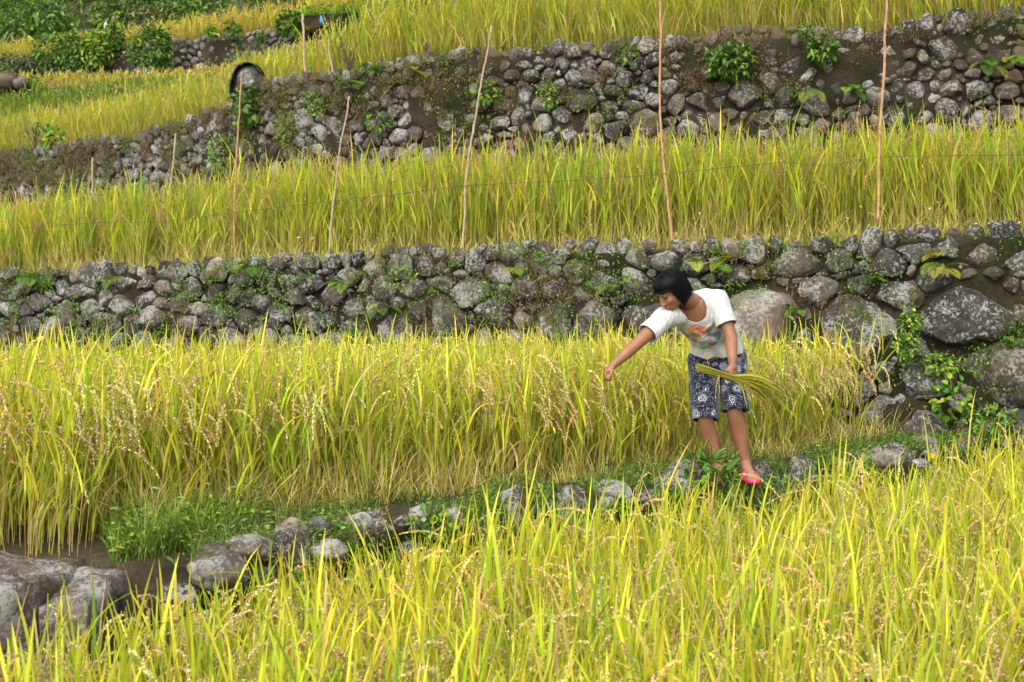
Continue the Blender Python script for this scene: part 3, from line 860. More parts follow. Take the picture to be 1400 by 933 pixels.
# neck and head
Hf = unit(np.array([-.68, -.36, -.66])); Hu = np.array([-.55, -.40, .74]); Hu = unit(Hu-Hf*np.dot(Hu, Hf)); Hx = np.cross(Hf, Hu)
HQ = lambda x, y, z: headc+Hx*x+Hf*y+Hu*z
limb(body, [che*.35+nek*.65, nek, HQ(0, -.025, -.05), HQ(0, -.015, 0)], [.062, .056, .052, .05], 14, 4)
hax = lambda a, b, c: np.array([Hx*a, Hf*b, Hu*c])
ell(body, HQ(0, -.012, .032), hax(.073, .094, .082))
ell(body, HQ(0, .028, -.022), hax(.064, .066, .075))
ell(body, HQ(0, .042, -.070), hax(.046, .046, .036))
ell(body, HQ(0, .072, -.092), hax(.019, .017, .015))
limb(body, [HQ(0, .088, .012), HQ(0, .104, -.018), HQ(0, .110, -.028)], [.009, .011, .012], 9, 3)
for sx in (-1, 1):
    ell(body, HQ(.013*sx, .098, -.031), hax(.009, .011, .008))
    ell(body, HQ(.036*sx, .066, -.018), hax(.022, .020, .018))
    ell(body, HQ(.028*sx, .082, .026), hax(.024, .010, .008))
    ell(body, HQ(.074*sx, -.008, -.012), hax(.008, .017, .030))
ell(body, HQ(0, .090, -.058), hax(.024, .011, .0055)); ell(body, HQ(0, .087, -.068), hax(.021, .011, .006))
V, fs = remesh(body, .0062, 3, .45)
skin = np.array([.235, .105, .055])
Cb = np.repeat(skin[None], len(V), 0)*(1+.10*fbm(V*30, 3, 3))[:, None]
def paint(c, r, col, soft=.4, ax=None):
    d = np.linalg.norm(V-c, axis=1) if ax is None else np.linalg.norm((V-c)@np.linalg.inv(ax), axis=1)*r
    t = np.clip((r-d)/(r*soft), 0, 1)[:, None]; Cb[:] = Cb*(1-t)+np.array(col)*t
paint(HQ(0, .094, -.062), .03, (.30, .09, .07), .4, hax(.024, .016, .010))
for sx in (-1, 1):
    paint(HQ(.032*sx, .082, .004), .03, (.02, .014, .012), .5, hax(.018, .02, .006))
    paint(HQ(.031*sx, .088, .028), .03, (.04, .025, .018), .5, hax(.022, .02, .006))
for a in (ankR, ankL): paint(a-np.array([0, .1, .05]), .12, (.33, .17, .10), .6)
def skin_mat():
    m, nt, out = new_mat('skin'); at = N(nt, 'ShaderNodeAttribute', attribute_name='Col')
    b = N(nt, 'ShaderNodeBsdfPrincipled', Roughness=.48); b.inputs['Specular IOR Level'].default_value = .35
    b.inputs['Subsurface Weight'].default_value = .08; b.inputs['Subsurface Radius'].default_value = (.01, .004, .002)
    g = N(nt, 'ShaderNodeNewGeometry'); n1 = N(nt, 'ShaderNodeTexNoise', Scale=180.0, Detail=3.0); L(nt, g, 'Position', n1, 'Vector')
    bp = N(nt, 'ShaderNodeBump', Strength=.15, Distance=.003); L(nt, n1, 0, bp, 'Height'); L(nt, bp, 0, b, 'Normal')
    L(nt, at, 0, b, 'Base Color'); L(nt, b, 0, out, 0); return m
mesh_obj('body', V, fs, skin_mat(), woman, Cb)

# hair: a bob with a fringe, made as a thick cap
def hair():
    na, nr = 72, 22
    az_ = np.arange(na)*2*math.pi/na
    rows = []
    rng = np.random.default_rng(3)
    for i in range(nr+1):
        s = i/nr
        fr = np.cos(az_)                      # 1 = front
        hem = np.where(fr > .62, .032, -.082)
        t_ = np.clip((fr-.40)/.22, 0, 1); hem = -.085*(1-t_)+.060*t_
        hem = hem-.014*np.clip((fr-.05)/.3, 0, 1)*(fr < .42)    # side locks run a bit longer at the cheek
        hem = hem+rng.normal(0, .002, na)
        th = s*math.pi*.5
        crown = .124
        zt = .045
        if s < .5:
            a = s/.5*math.pi/2; z = zt+(crown-zt)*np.cos(a)+0*az_; k = np.sin(a)+0*az_
        else:
            q = (s-.5)/.5; z = zt+(hem-zt)*q; k = 1+.06*np.sin(q*math.pi*.8)-.10*q**3
        rx, ry = .084, .102
        st = 1+.018*np.sin(az_*23+1.3*np.sin(az_*5))*min(1, s*2)
        rows.append(HQ(0, -.012, 0)+(Hx*(np.sin(az_)*rx*k*st)[:, None])+(Hf*(np.cos(az_)*ry*k*st)[:, None])+Hu*z[:, None])
    V = np.concatenate(rows); n = na
    i = np.arange(nr)[:, None]*n; j = np.arange(n)[None]; j2 = (j+1) % n
    q = np.stack([i+j, i+n+j, i+n+j2, i+j2], -1).reshape(-1, 4)
    m, nt, out = new_mat('black_hair')
    b = N(nt, 'ShaderNodeBsdfPrincipled', Roughness=.42); b.inputs['Base Color'].default_value = (.003, .003, .004, 1); b.inputs['Specular IOR Level'].default_value = .14
    b.inputs['Anisotropic'].default_value = .6
    g = N(nt, 'ShaderNodeNewGeometry'); n1 = N(nt, 'ShaderNodeTexNoise', Scale=120.0, Detail=3.0); L(nt, g, 'Position', n1, 'Vector')
    bp = N(nt, 'ShaderNodeBump', Strength=.25, Distance=.003); L(nt, n1, 0, bp, 'Height'); L(nt, bp, 0, b, 'Normal'); L(nt, b, 0, out, 0)
    mb = MB(); mb.add(V, [q])
    for _ in range(260):                       # loose strands lying over the bob
        a0 = rng.uniform(0, na); dr = rng.normal(0, 1.6); s0 = rng.uniform(1, 6); s1 = rng.uniform(nr*.75, nr)
        pts = []
        for t in np.linspace(0, 1, 9):
            i_ = int(round(s0+(s1-s0)*t)); j_ = int(round(a0+dr*t)) % na
            pts.append(V[i_*na+j_])
        pts = np.array(pts); pts = pts+unit(pts-HQ(0, -.01, .0))*rng.uniform(.0005, .0022)
        if rng.random() < .15: pts = np.concatenate([pts, pts[-1:]+(pts[-1:]-pts[-2:-1])*.9+rng.normal(0, .003, 3)])
        tube(mb, pts, .0016, 4)
    o = mb.build('hair', m, woman)
hair()

def fabric(name, base=None, attr=False, rough=.85):
    m, nt, out = new_mat(name)
    b = N(nt, 'ShaderNodeBsdfPrincipled', Roughness=rough); b.inputs['Specular IOR Level'].default_value = .15
    b.inputs['Sheen Weight'].default_value = .2
    g = N(nt, 'ShaderNodeNewGeometry'); mp = N(nt, 'ShaderNodeMapping'); mp.inputs['Scale'].default_value = (1.0, 1.0, .45); mp.inputs['Rotation'].default_value = (0, .6, 0); L(nt, g, 'Position', mp, 'Vector')
    n1 = N(nt, 'ShaderNodeTexNoise', Scale=24.0, Detail=3.0, Distortion=.8); L(nt, mp, 0, n1, 'Vector')
    bp = N(nt, 'ShaderNodeBump', Strength=.8, Distance=.022); L(nt, n1, 0, bp, 'Height'); L(nt, bp, 0, b, 'Normal')
    L(nt, b, 0, out, 0)
    if attr:
        at = N(nt, 'ShaderNodeAttribute', attribute_name='Col'); L(nt, at, 0, b, 'Base Color')
    return m, nt, b

# t-shirt
sh = MB(); torso(sh, .010)
l2, d2 = frame(nek-che, lat_s)
# loose front that hangs from the chest to the hem
loft(sh, [(che-d2*.03, l2*.125, d2*.095), (wai*.55+che*.45-d2*.035+np.array([-.01, 0, -.01]), l2*.138, d2*.10), (wai*.5+pel*.5+np.array([-.008, -.035, 0]), lat_h*.150, unit(np.cross(np.array([0, 0, 1]), lat_h))*.115), (pel+np.array([-.005, -.03, -.02]), lat_h*.163, unit(np.cross(np.array([0, 0, 1]), lat_h))*.125)])
slv = []
for s, e, ln in ((shR, elR, .62), (shL, elL, .70)):
    end = s+(e-s)*ln
    limb(sh, [s+(che-s)*.35, s, s+(e-s)*.35, end+(e-s)*.15], [.066, .066, .062, .061], 16, 4)
    slv.append((end, unit(e-s)))
V, fs = remesh(sh, .006, 8, .5)
pl = []
for c, dr in slv:
    rr = (V-c)-np.outer((V-c)@dr, dr)
    pl.append(((V-c)@dr, dr, np.linalg.norm(rr, axis=1) < .088))
hemL, hemR = P(944, 484, 8.9), P(1016, 481, 8.95)
hx = unit(hemR-hemL); hn = np.cross(hx, np.array([0, 1, .12])); hn = hn*np.sign(hn[2])
sag = -.018*np.cos(np.clip((V-hemL)@hx/np.linalg.norm(hemR-hemL)-.45, -.5, .5)*math.pi)
pl.append((-((V-hemL)@hn)+sag, -hn, (V[:, 2] < che[2]-.1) & (np.abs(V[:, 0]-pel[0]) < .3)))
nc = nek-d2*.035-.012*l2; na_ = unit(nek-che)
rel = (V-nc)-np.outer((V-nc)@na_, na_)*.55
nr_ = np.linalg.norm(rel, axis=1)
pl.append((.078-nr_, -unit(rel), None))
V, fs = cut(V, fs, pl)
nr_ = np.linalg.norm((V-nc)-np.outer((V-nc)@na_, na_)*.55, axis=1)
used, fs = compact(V, fs); nr2 = nr_[used]; V = V[used]
# folds running from the bust to the hem and around the armpits
fold = .010*np.sin((V-wai)@unit(lat_h*1.0+np.array([0, 0, .9]))*70+4*vnoise(V*7, 3))*np.clip(1-np.abs((V-wai)@up_t)/.22, 0, 1)
V = V+(-d2*fold[:, None])+unit(V-wai)*(.007*fbm(V*np.array([16, 16, 9]), 9, 2))[:, None]
Cs = np.repeat(np.array([[.47, .47, .46]]), len(V), 0)*(1+.02*fbm(V*20, 4, 2))[:, None]
# printed flowers and shapes on the front (soft ellipses placed in photo pixels of the shirt's front)
px = 700+V[:, 0]/V[:, 1]*F; py = HY-(V[:, 2]-EYE)/V[:, 1]*F
front = V[:, 1] < (wai[1]+.02)
wob = 1.2*vnoise(V*60, 5)
prints = [(957, 452, 8, 4, 25, (.62, .50, .28)), (945, 451, 4.5, 5, 30, (.62, .30, .06)), (949, 447, 6, 3.4, 10, (.70, .16, .04)), (957, 450, 5, 4.6, 0, (.62, .05, .03)), (963, 449, 4, 3, 30, (.70, .18, .05)), (945, 456, 5, 4, 20, (.60, .34, .08)), (952, 458, 5, 3.5, 20, (.30, .10, .03)),
          (932, 451, 6, 1.1, 38, (.45, .02, .05)), (938, 457, 6, 1.5, 40, (.35, .06, .04)), (971, 448, 5, 3, -40, (.10, .14, .05)), (975, 444, 4, 2.4, -60, (.30, .10, .16)), (966, 453, 7, 2, -20, (.06, .06, .09)), (973, 457, 9, 4, -25, (.12, .12, .20)), (981, 458, 5, 6, -10, (.08, .10, .26)), (976, 453, 4, 2, 0, (.50, .50, .60)),
          (950, 465, 5, 2.5, 35, (.25, .04, .03)), (958, 463, 6, 3, 10, (.50, .46, .40)), (964, 468, 8, 2.4, 0, (.10, .12, .10)), (968, 461, 7, 1.6, -15, (.45, .45, .50)), (972, 470, 5, 1.8, -5, (.45, .04, .10)), (962, 472, 5, 2, 10, (.08, .25, .10)), (978, 467, 5, 1.5, -25, (.12, .14, .35)), (969, 465, 3, 1.5, 10, (.60, .12, .06)), (976, 463, 2.5, 1.4, 0, (.10, .30, .30))]
for cx, cyy, rx, ry, ang, col in prints:
    a = R(ang); dx, dy = px-cx+wob, py-cyy+.8*wob
    u = (dx*math.cos(a)+dy*math.sin(a))/rx; v = (-dx*math.sin(a)+dy*math.cos(a))/ry
    t = np.clip((1.12-np.sqrt(u*u+v*v))/.16, 0, 1)*front*.8
    Cs = Cs*(1-t[:, None])+np.array(col)*t[:, None]
m, nt, b = fabric('white_cotton', attr=True)
o = mesh_obj('tshirt', V, fs, m, woman, Cs); solidify(o, .004, 1)
# ribbed neckband
ring = nr2 < .0895
if ring.any():
    pass

# shorts
st = MB()
l0, d0 = frame(np.array([0, 0, 1.]), lat_h)
loft(st, [(pel+np.array([0, -.01, .17]), l0*.145, d0*.108), (pel+np.array([0, -.005, .11]), l0*.148, d0*.112), (pel+np.array([0, 0, .05]), l0*.155, d0*.118), (pel, l0*.162, d0*.124), (pel-np.array([0, 0, .07]), l0*.163, d0*.124), (pel-np.array([0, 0, .13]), l0*.150, d0*.112)])
cuts = []
for h, k, hy in ((hipR, kneeR, 574), (hipL, kneeL, 562)):
    e = P(0, hy, k[1]); e = np.array([k[0]+(.0 if h is hipR else .006), k[1], e[2]])
    d_ = unit(e-h)
    limb(st, [h+np.array([0, 0, .0]), h*.6+e*.4, e*.9+h*.1, e+d_*.05], [.093, .090, .083, .078], 18, 5)
    cuts.append((e, d_))
V, fs = remesh(st, .009, 5, .5)
pl = [(V[:, 2]-pel[2]-.135, np.array([0, 0, 1.]), None)]
midx = (hipR+hipL+kneeR+kneeL)/4
for (e, d_), sx in zip(cuts, (-1, 1)): pl.append(((V-e)@d_, d_, (np.linalg.norm(V-e, axis=1) < .25) & ((V[:, 0]-midx[0])*sx > 0)))
V, fs = cut(V, fs, pl); used, fs = compact(V, fs); V = V[used]
V = V+unit((V-pel)*np.array([1, 1, .05]))*(.010*fbm(V*np.array([13, 13, 5]), 21, 3))[:, None]
m, nt, b = fabric('floral_cotton')
g = N(nt, 'ShaderNodeNewGeometry')
dn = N(nt, 'ShaderNodeTexNoise', Scale=20.0, Detail=2.0); L(nt, g, 'Position', dn, 'Vector')
vm = N(nt, 'ShaderNodeVectorMath', operation='MULTIPLY_ADD'); vm.inputs[1].default_value = (.038, .038, .038); L(nt, dn, 1, vm, 0); L(nt, g, 'Position', vm, 2)
def rings(scale, freq, lo, hi, cut):
    v1 = N(nt, 'ShaderNodeTexVoronoi', Scale=float(scale), Randomness=.9); L(nt, vm, 0, v1, 'Vector')
    sn = N(nt, 'ShaderNodeMath', operation='MULTIPLY'); sn.inputs[1].default_value = freq; L(nt, v1, 'Distance', sn, 0)
    s2 = N(nt, 'ShaderNodeMath', operation='SINE'); L(nt, sn, 0, s2, 0)
    r_ = ramp(nt, [(lo, (0, 0, 0)), (hi, (1, 1, 1))], s2, 0)
    c_ = ramp(nt, [(cut-.06, (1, 1, 1)), (cut, (0, 0, 0))], v1, 'Distance')
    mm = N(nt, 'ShaderNodeMath', operation='MULTIPLY'); L(nt, r_, 0, mm, 0); L(nt, c_, 0, mm, 1); return mm
big = rings(13, 52, .1, .4, .40); small = rings(30, 20, .45, .85, .42)
n9 = N(nt, 'ShaderNodeTexNoise', Scale=130.0, Detail=2.0); L(nt, g, 'Position', n9, 'Vector')
r9 = ramp(nt, [(.58, (0, 0, 0)), (.66, (.55, .55, .55))], n9, 0)
mx = N(nt, 'ShaderNodeMath', operation='MAXIMUM'); L(nt, big, 0, mx, 0); L(nt, r9, 0, mx, 1)
mu = N(nt, 'ShaderNodeMath', operation='MULTIPLY'); mu.inputs[1].default_value = .5; L(nt, small, 0, mu, 0)
mx2 = N(nt, 'ShaderNodeMath', operation='MAXIMUM'); L(nt, mx, 0, mx2, 0); L(nt, mu, 0, mx2, 1)
c = mixc(nt, (mx2, 0), (.004, .005, .017), (.42, .44, .52)); nt.links.new(c[0].outputs[2], b.inputs['Base Color'])
o = mesh_obj('shorts', V, fs, m, woman); solidify(o, .004, 1)

# pink sandals: sole and strap
m_pink = plain_mat('pink_rubber', (.80, .05, .20), .45, .4, 0, 60, .08)
for a, sx in ((ankR, -1), (ankL, 1)):
    fd = unit(np.array([.12*sx+.02, -1, 0.])); sd = np.array([-fd[1], fd[0], 0])
    base = np.array([a[0], a[1], ROOT[2]-.02])
    sb = MB()
    t = np.linspace(0, 1, 15)
    half = .033+.014*np.sin(t*math.pi*.75)**2-.02*np.clip((t-.86)/.14, 0, 1)**2-.012*np.clip((.12-t)/.12, 0, 1)
    ctr = base+fd*(-.075+t*.275)[:, None]
    ol = np.concatenate([ctr+sd*half[:, None], (ctr-sd*half[:, None])[::-1]])
    n = len(ol); lo_ = ol-np.array([0, 0, .012]); hi_ = ol+np.array([0, 0, .016])
    idx = np.arange(n); j = (idx+1) % n
    sb.add(np.concatenate([lo_, hi_]), [np.stack([idx, j, j+n, idx+n], -1), (idx+n)[None], idx[::-1][None]])
    so_ = sb.build('sandal', m_pink, woman, smooth=False, loc=base)
    for off, wid in ((.085, .05),):
        mbs = MB(); th = np.linspace(-.25, math.pi+.25, 13)
        cc = base+fd*(off-.0)
        rows = []
        for q in (-1, -.9, .9, 1):
            r1, r2_ = (.047, .058) if abs(q) < .95 else (.044, .054)
            rows.append(cc+fd*(q*wid/2-.012*np.sin(th)[:, None])+sd*(np.cos(th)*r1)[:, None]+np.array([0, 0, 1])*(np.sin(th)*r2_+.004)[:, None])
        Vv = np.concatenate(rows); k = len(th)
        i = np.arange(3)[:, None]*k; jj = np.arange(k-1)[None]
        mbs.add(Vv, [np.stack([i+jj, i+jj+1, i+k+jj+1, i+k+jj], -1).reshape(-1, 4)])
        q = mbs.build('strap', m_pink, so_); q.matrix_parent_inverse = Matrix.Translation(-so_.matrix_basis.translation-Vector(woman.location)) if False else Matrix.Translation(-(Vector(woman.location)+so_.location)); solidify(q, .005, 0)

# the bundle of cut rice in her left hand
def bundle():
    rng = np.random.default_rng(9); mb = MB()
    A, B = P(957, 503, 8.36), P(1003, 517, 8.385)
    ax = unit(B-A); n = 120
    b1 = unit(np.cross(ax, [0, 0, 1])); b2 = np.cross(ax, b1)
    r = .025*np.sqrt(rng.random(n)); ph = rng.uniform(0, 6.28, n)
    o0 = (np.cos(ph)*r)[:, None]*b1+(np.sin(ph)*r)[:, None]*b2
    for i in range(n):
        s = A+o0[i]*.95+ax*rng.uniform(-.03, .03); mid = B+o0[i]*.75
        spread = o0[i]*rng.uniform(1.5, 3.2)+rng.normal(0, .012, 3)
        Ln = rng.uniform(.16, .34)
        e1 = B+ax*Ln*.5+o0[i]*1.2+spread*.4; e2 = B+ax*Ln+spread+np.array([0, 0, -.10*rng.random()**2])
        c = np.array((GOLD[rng.integers(0, 4)] if rng.random() < .7 else DRY[rng.integers(0, 2)])[1])*rng.uniform(.35, .85)
        p = catmull([s, mid, e1, e2], 4)
        wv = np.full(len(p), .0017); wv[-5:] = np.linspace(.002, .0006, 5)
        tube(mb, p, wv, 4, c)
    # leaves and ears that hang out of the bundle
    ends = [(P(1022, 560, 8.36), .011), (P(1035, 556, 8.38), .006), (P(1080, 560, 8.45), .010), (P(1060, 525, 8.3), .012), (P(1072, 538, 8.35), .010), (P(1050, 545, 8.4), .008), (P(1100, 580, 8.5), .008)]
    for e, w_ in ends:
        p = catmull([B-ax*.02+rng.normal(0, .006, 3), B*.55+e*.45+np.array([.01, 0, .03]), e], 6)
        m = len(p); side = unit(np.cross(unit(e-B), [0, 1., .3])); pr = blade_prof(m-1)
        V = np.stack([p-side*(w_*.6*pr)[:, None], p+side*(w_*.6*pr)[:, None]+np.array([0, .003, 0])], 1).reshape(-1, 3)
        a = np.arange(m-1)*2
        mb.add(V, [np.stack([a, a+1, a+3, a+2], -1)], np.array([.50, .52, .03])*rng.uniform(.8, 1.1))
    Pn = []
    for e in (P(978, 545, 8.3), P(984, 538, 8.3), P(966, 482, 8.34), P(1046, 562, 8.36), P(1062, 566, 8.4), P(1030, 556, 8.33)):
        s = (B+ax*.06 if e[0] > B[0] else B*.6+A*.4) if e[2] < B[2] else A*.7+B*.3
        Pn.append(catmull([s, s*.55+e*.45+np.array([-.01, -.02, .02]), e], 3))
    Pn = np.array(Pn)[:, :7]
    gc = np.array([[.72, .52, .20]]*len(Pn))
    stems(mb, Pn, np.full(len(Pn), .0012), gc, gc); grains(mb, Pn, 46, rng, .010, .0035, .006, gc)
    o = mb.build('rice_bundle', M_RICE, smooth=False, loc=B)
    tag(o, 'bundle of freshly cut yellow green rice stalks held in the woman\'s lowered hand', 'rice bundle')
bundle()

def held_ear():
    rng = np.random.default_rng(19); mb = MB()
    p = catmull([P(842, 610, 8.5), P(835, 560, 8.42), P(829, 515, 8.33), P(822, 506, 8.31), P(812, 509, 8.30), P(807, 522, 8.30), P(806, 540, 8.30)], 3)
    tube(mb, p, .0016, 5, (.60, .56, .12))
    q = p[-10:][None]; gc = np.array([[.60, .40, .18]])
    grains(mb, q, 60, rng, .011, .004, .008, gc)
    o = mb.build('rice_ear', M_RICE, smooth=False, loc=p[0]); tag(o, 'ripe rice ear pinched between the fingers of the woman\'s outstretched hand', 'rice ear')
held_ear()
# ------------------------------------------------------------------ leaves, bushes, ferns, rocks
def leaf_plates(mb, pos, ax, nrm, Ln, wd, col, fold=.25):
    n = len(pos); ax = unit(ax); b = unit(np.cross(nrm, ax)); up = np.cross(ax, b)
    Ln = np.broadcast_to(Ln, (n,))[:, None]; wd = np.broadcast_to(wd, (n,))[:, None]
    f = up*wd*fold
    V = np.stack([pos, pos+ax*Ln*.3+b*wd*.5+f, pos+ax*Ln*.68+b*wd*.36+f*.7, pos+ax*Ln-up*Ln*.12, pos+ax*Ln*.68-b*wd*.36+f*.7, pos+ax*Ln*.3-b*wd*.5+f], 1).reshape(-1, 3)
    k = np.arange(n)[:, None]*6
    mb.add(V, [np.concatenate([k+np.array([[0, 1, 2, 3]]), k+np.array([[0, 3, 4, 5]])])], np.repeat(col, 6, 0))

LG = [(3, (.07, .16, .015)), (2, (.11, .22, .02)), (2, (.045, .105, .012)), (1, (.19, .29, .03))]
LB = [(3, (.12, .26, .02)), (2, (.20, .34, .03)), (2, (.07, .17, .015)), (1, (.33, .38, .03))]
LY = [(3, (.30, .38, .025)), (2, (.42, .40, .03)), (1, (.16, .28, .02))]

def bush_geo(mb, c, rad, n, size, pal, rng, out=.7, aspect=.5, lump=.35):
    d = unit(rng.normal(0, 1, (n, 3)))
    rr = rng.uniform(.35, 1, n)**.5*(1+lump*vnoise(d*2.2+rng.uniform(0, 50, 3), int(rng.integers(1e5)))+.08*rng.normal(0, 1, n))
    pos = np.asarray(c)+d*rr[:, None]*np.asarray(rad)
    ax = d*out+rng.normal(0, .55, (n, 3))+np.array([0, 0, -.25])
    nm = unit(d*.6+np.array([0, -.25, .8])+rng.normal(0, .35, (n, 3)))
    leaf_plates(mb, pos, ax, nm, size*rng.uniform(.6, 1.25, n), size*aspect*rng.uniform(.7, 1.2, n), pick(rng, pal, n, .2))
    return pos

def bush(name, label, cat, c, rad, n, size, pal, seed, base=None, group=None, aspect=.5, nstem=7, out=.7):
    rng = np.random.default_rng(seed); c = np.asarray(c, float); rad = np.asarray(rad, float)
    base = c+np.array([0, rad[1]*.9, -rad[2]*.9]) if base is None else np.asarray(base, float)
    t = thing(name, label, cat, base, group); t['kind'] = 'thing'
    mb = MB(); pos = bush_geo(mb, c, rad, n, size, pal, rng, out, aspect)
    mb.build('foliage', M_LEAF, t, smooth=False)
    sb = MB()
    for i in range(nstem):
        e = pos[rng.integers(n)]; m = (base+e)/2+rng.normal(0, .1, 3)*rad
        tube(sb, catmull([base+rng.normal(0, .04, 3)*rad, m, e], 3), np.linspace(.02, .006, 7)*rad.max()**.7, 5, (.09, .075, .045))
    sb.build('stem', M_TWIG, t)
    return t

def fern(name, label, c, nf, ln, pal, seed, face=(-0.1, -1), group=None, width=.30):
    rng = np.random.default_rng(seed); c = np.asarray(c, float)
    t = thing(name, label, 'fern', c, group); t['kind'] = 'thing'
    for k in range(nf):
        mb = MB(); sb = MB()
        a0 = math.atan2(face[1], face[0])+rng.uniform(-1.2, 1.2)
        l = ln*rng.uniform(.7, 1.1)
        p = arc(c[None]+rng.normal(0, .012, (1, 3)), np.array([a0]), np.array([rng.uniform(.3, 1.0)]), np.array([rng.uniform(1.4, 2.2)]), .7, np.array([l]), 16)[0]
        tg = unit(np.gradient(p, axis=0)); side = unit(np.cross(tg, [0, 0, 1.])); nm = np.cross(side, tg)
        s = np.linspace(0, 1, 17); pl = l*width*np.sin(np.clip(s*.9+.12, 0, 1)*math.pi)**.8+.004
        col = pick(rng, pal, 1, .15)
        for sg in (-1, 1):
            leaf_plates(mb, p[2:], side[2:]*sg+tg[2:]*.5, nm[2:], pl[2:], np.full(15, l*.034), np.repeat(col, 15, 0)*np.exp(rng.normal(0, .1, (15, 1))), .1)
        tube(mb, p, .0022, 3, (.12, .14, .03))
        mb.build('frond', M_LEAF, t, smooth=False)
    return t

def ico(sub):
    import bmesh
    bm = bmesh.new(); bmesh.ops.create_icosphere(bm, subdivisions=sub, radius=1)
    V = np.array([v.co[:] for v in bm.verts]); Fc = np.array([[v.index for v in f.verts] for f in bm.faces]); bm.free(); return V, Fc
ICO = {k: ico(k) for k in (2, 3, 4, 5)}

def rock_geo(c, rad, seed, sub=4, flat=None, lump=.12, nplane=9, sq=1.0):
    rng = np.random.default_rng(seed); V, Fc = ICO[sub]; X = V.copy()
    if sq != 1.0: X = np.sign(X)*np.abs(X)**sq
    for _ in range(nplane):
        nd = unit(rng.normal(0, 1, 3)); lim = float((X@nd).max())*rng.uniform(.68, .92); X = X-np.maximum(0, X@nd-lim)[:, None]*nd*.93
    X = X*(1+lump*fbm(V*1.7+seed*3.1, seed, 4))[:, None]
    if flat is not None: 
        z = X[:, 2]; X[:, 2] = np.where(z > flat, flat+(z-flat)*.12, z)
    return np.asarray(c)+X*np.asarray(rad), Fc

def rock(name, label, cat, c, rad, seed, mat=None, tone=(.19, .18, .16), sub=4, group=None, **kw):
    V, Fc = rock_geo(c, rad, seed, sub, **kw)
    o = mesh_obj(name, V, [Fc], mat or M_BANK, None, np.repeat(np.array([tone]), len(V), 0), True, loc=np.asarray(c)-np.array([0, 0, rad[2]*.8]))
    return tag(o, label, cat, group)

# loose stones along the bank edge
M_PALE = stone_mat('pale_stone', 2.0, .1, .0)
M_LICH = stone_mat('crusted_stone', 1.6, .9, .25)
def bk(x, dd=.08): return float(bank_f(x))+dd
for i, (x, y, r, fl, m, tone, lb) in enumerate([
    (402, 723, 17, .9, M_PALE, (.30, .24, .185), 'beige rounded stone on the bank, left of the blue grey one'),
    (434, 719, 16, .8, M_PALE, (.23, .235, .245), 'blue grey rounded stone on the bank beside the beige one'),
    (491, 715, 18, .85, M_LICH, (.2, .2, .19), 'white lichen crusted stone on the bank, right of the two smooth stones'),
    (524, 727, 13, .8, M_BANK, (.17, .16, .15), 'small dark angular stone right of the lichen crusted one on the bank'),
    (574, 712, 15, .9, M_BANK, (.15, .145, .14), 'dark upright stone among bank weeds, above the leafy creeper'),
    (712, 690, 22, .5, M_BANK, (.19, .15, .125), 'brown flat slab at the bank edge, left of the grass tuft'),
    (838, 672, 26, .62, M_LICH, (.17, .165, .155), 'rounded stone with pale lichen on the bank, left of the white crusted boulder'),
    (920, 664, 33, .62, M_BANK, (.15, .14, .13), 'dark topped boulder with white crust on the bank left of the woman'),
    (1045, 668, 26, .7, M_LICH, (.17, .165, .155), 'lichen spotted stone under the woman\'s pink sandal'),
    (1105, 664, 22, .8, M_BANK, (.18, .17, .15), 'grey brown stone on the bank, first to the right of the woman'),
    (1190, 648, 19, .8, M_LICH, (.2, .2, .19), 'pale grey pointed stone below the beige one on the bank'),
    (1213, 628, 18, .7, M_PALE, (.27, .24, .20), 'beige grey stone on the weedy right end of the bank'),
    (1258, 634, 13, .55, M_PALE, (.33, .32, .31), 'small white topped stone near the yellow flower'),
    (1248, 650, 15, .8, M_BANK, (.19, .16, .14), 'brown stone under the white topped one at right'),
    (1265, 603, 13, .6, M_PALE, (.28, .26, .23), 'small pale stone lying in weeds at the wall foot'),
    (340, 752, 30, .75, M_BANK, (.17, .155, .14), 'brown grey stone under dry litter on the bank'),
    (300, 778, 36, .8, M_BANK, (.17, .155, .14), 'big lichen covered bank boulder right of the muddy gap'),
    (448, 752, 26, .6, M_LICH, (.22, .215, .2), 'pale lichen stone in dry litter below the two smooth stones')]):
    d = bk(x) if y < 740 or x > 1000 else bk(x, -.12)
    if x in (1213, 1258, 1265): d = (EYE-ZB)*F/(y+r*.5-HY)
    c = P(x, y, d); rr = r*d/F
    rock('loose_stone', lb, 'stone', c, np.array([rr*1.12, rr, rr*fl]), 300+i, m, tuple(.8*q for q in tone), 4, group='loose stones along the bank')

# flat bedrock at lower left
def slab(label, x0, x1, d0, d1, ztop, zbot, seed):
    dm = (d0+d1)/2
    c = np.array([((x0+x1)/2-700)/F*dm, dm, (ztop+zbot)/2]); rad = np.array([(x1-x0)/2/F*dm, (d1-d0)/2, (ztop-zbot)/2])
    V, Fc = ICO[5]; X = V/np.max(np.abs(V), axis=1, keepdims=True)          # cube-shaped, then worn round
    X = X*.90+V*.14
    q = X*rad*2.2+seed
    X = X+(np.stack([fbm(q, seed, 4), fbm(q, seed+1, 4), fbm(q, seed+2, 4)], -1)*np.array([.09, .12, .09]))
    q3 = q*4; X = X+np.stack([fbm(q3, seed+7, 4), fbm(q3, seed+8, 4), fbm(q3, seed+9, 4)], -1)*np.array([.03, .05, .05])
    lay = .035*np.round(3*np.sin(X[:, 2]*5+vnoise(q, seed+4)*1.5))/3           # bedding layers on the front
    X[:, 1] += lay*2
    V = c+X*rad
    o = mesh_obj('rock_slab', V, [Fc], M_BANK, None, np.repeat(np.array([[.15, .118, .095]]), len(V), 0), True, loc=c-np.array([0, 0, rad[2]]))
    tag(o, label, 'rock')
slab('wide flat brown rock slab at the lower left corner edge', -300, 76, 5.5, 6.28, .85, -.1, 71)
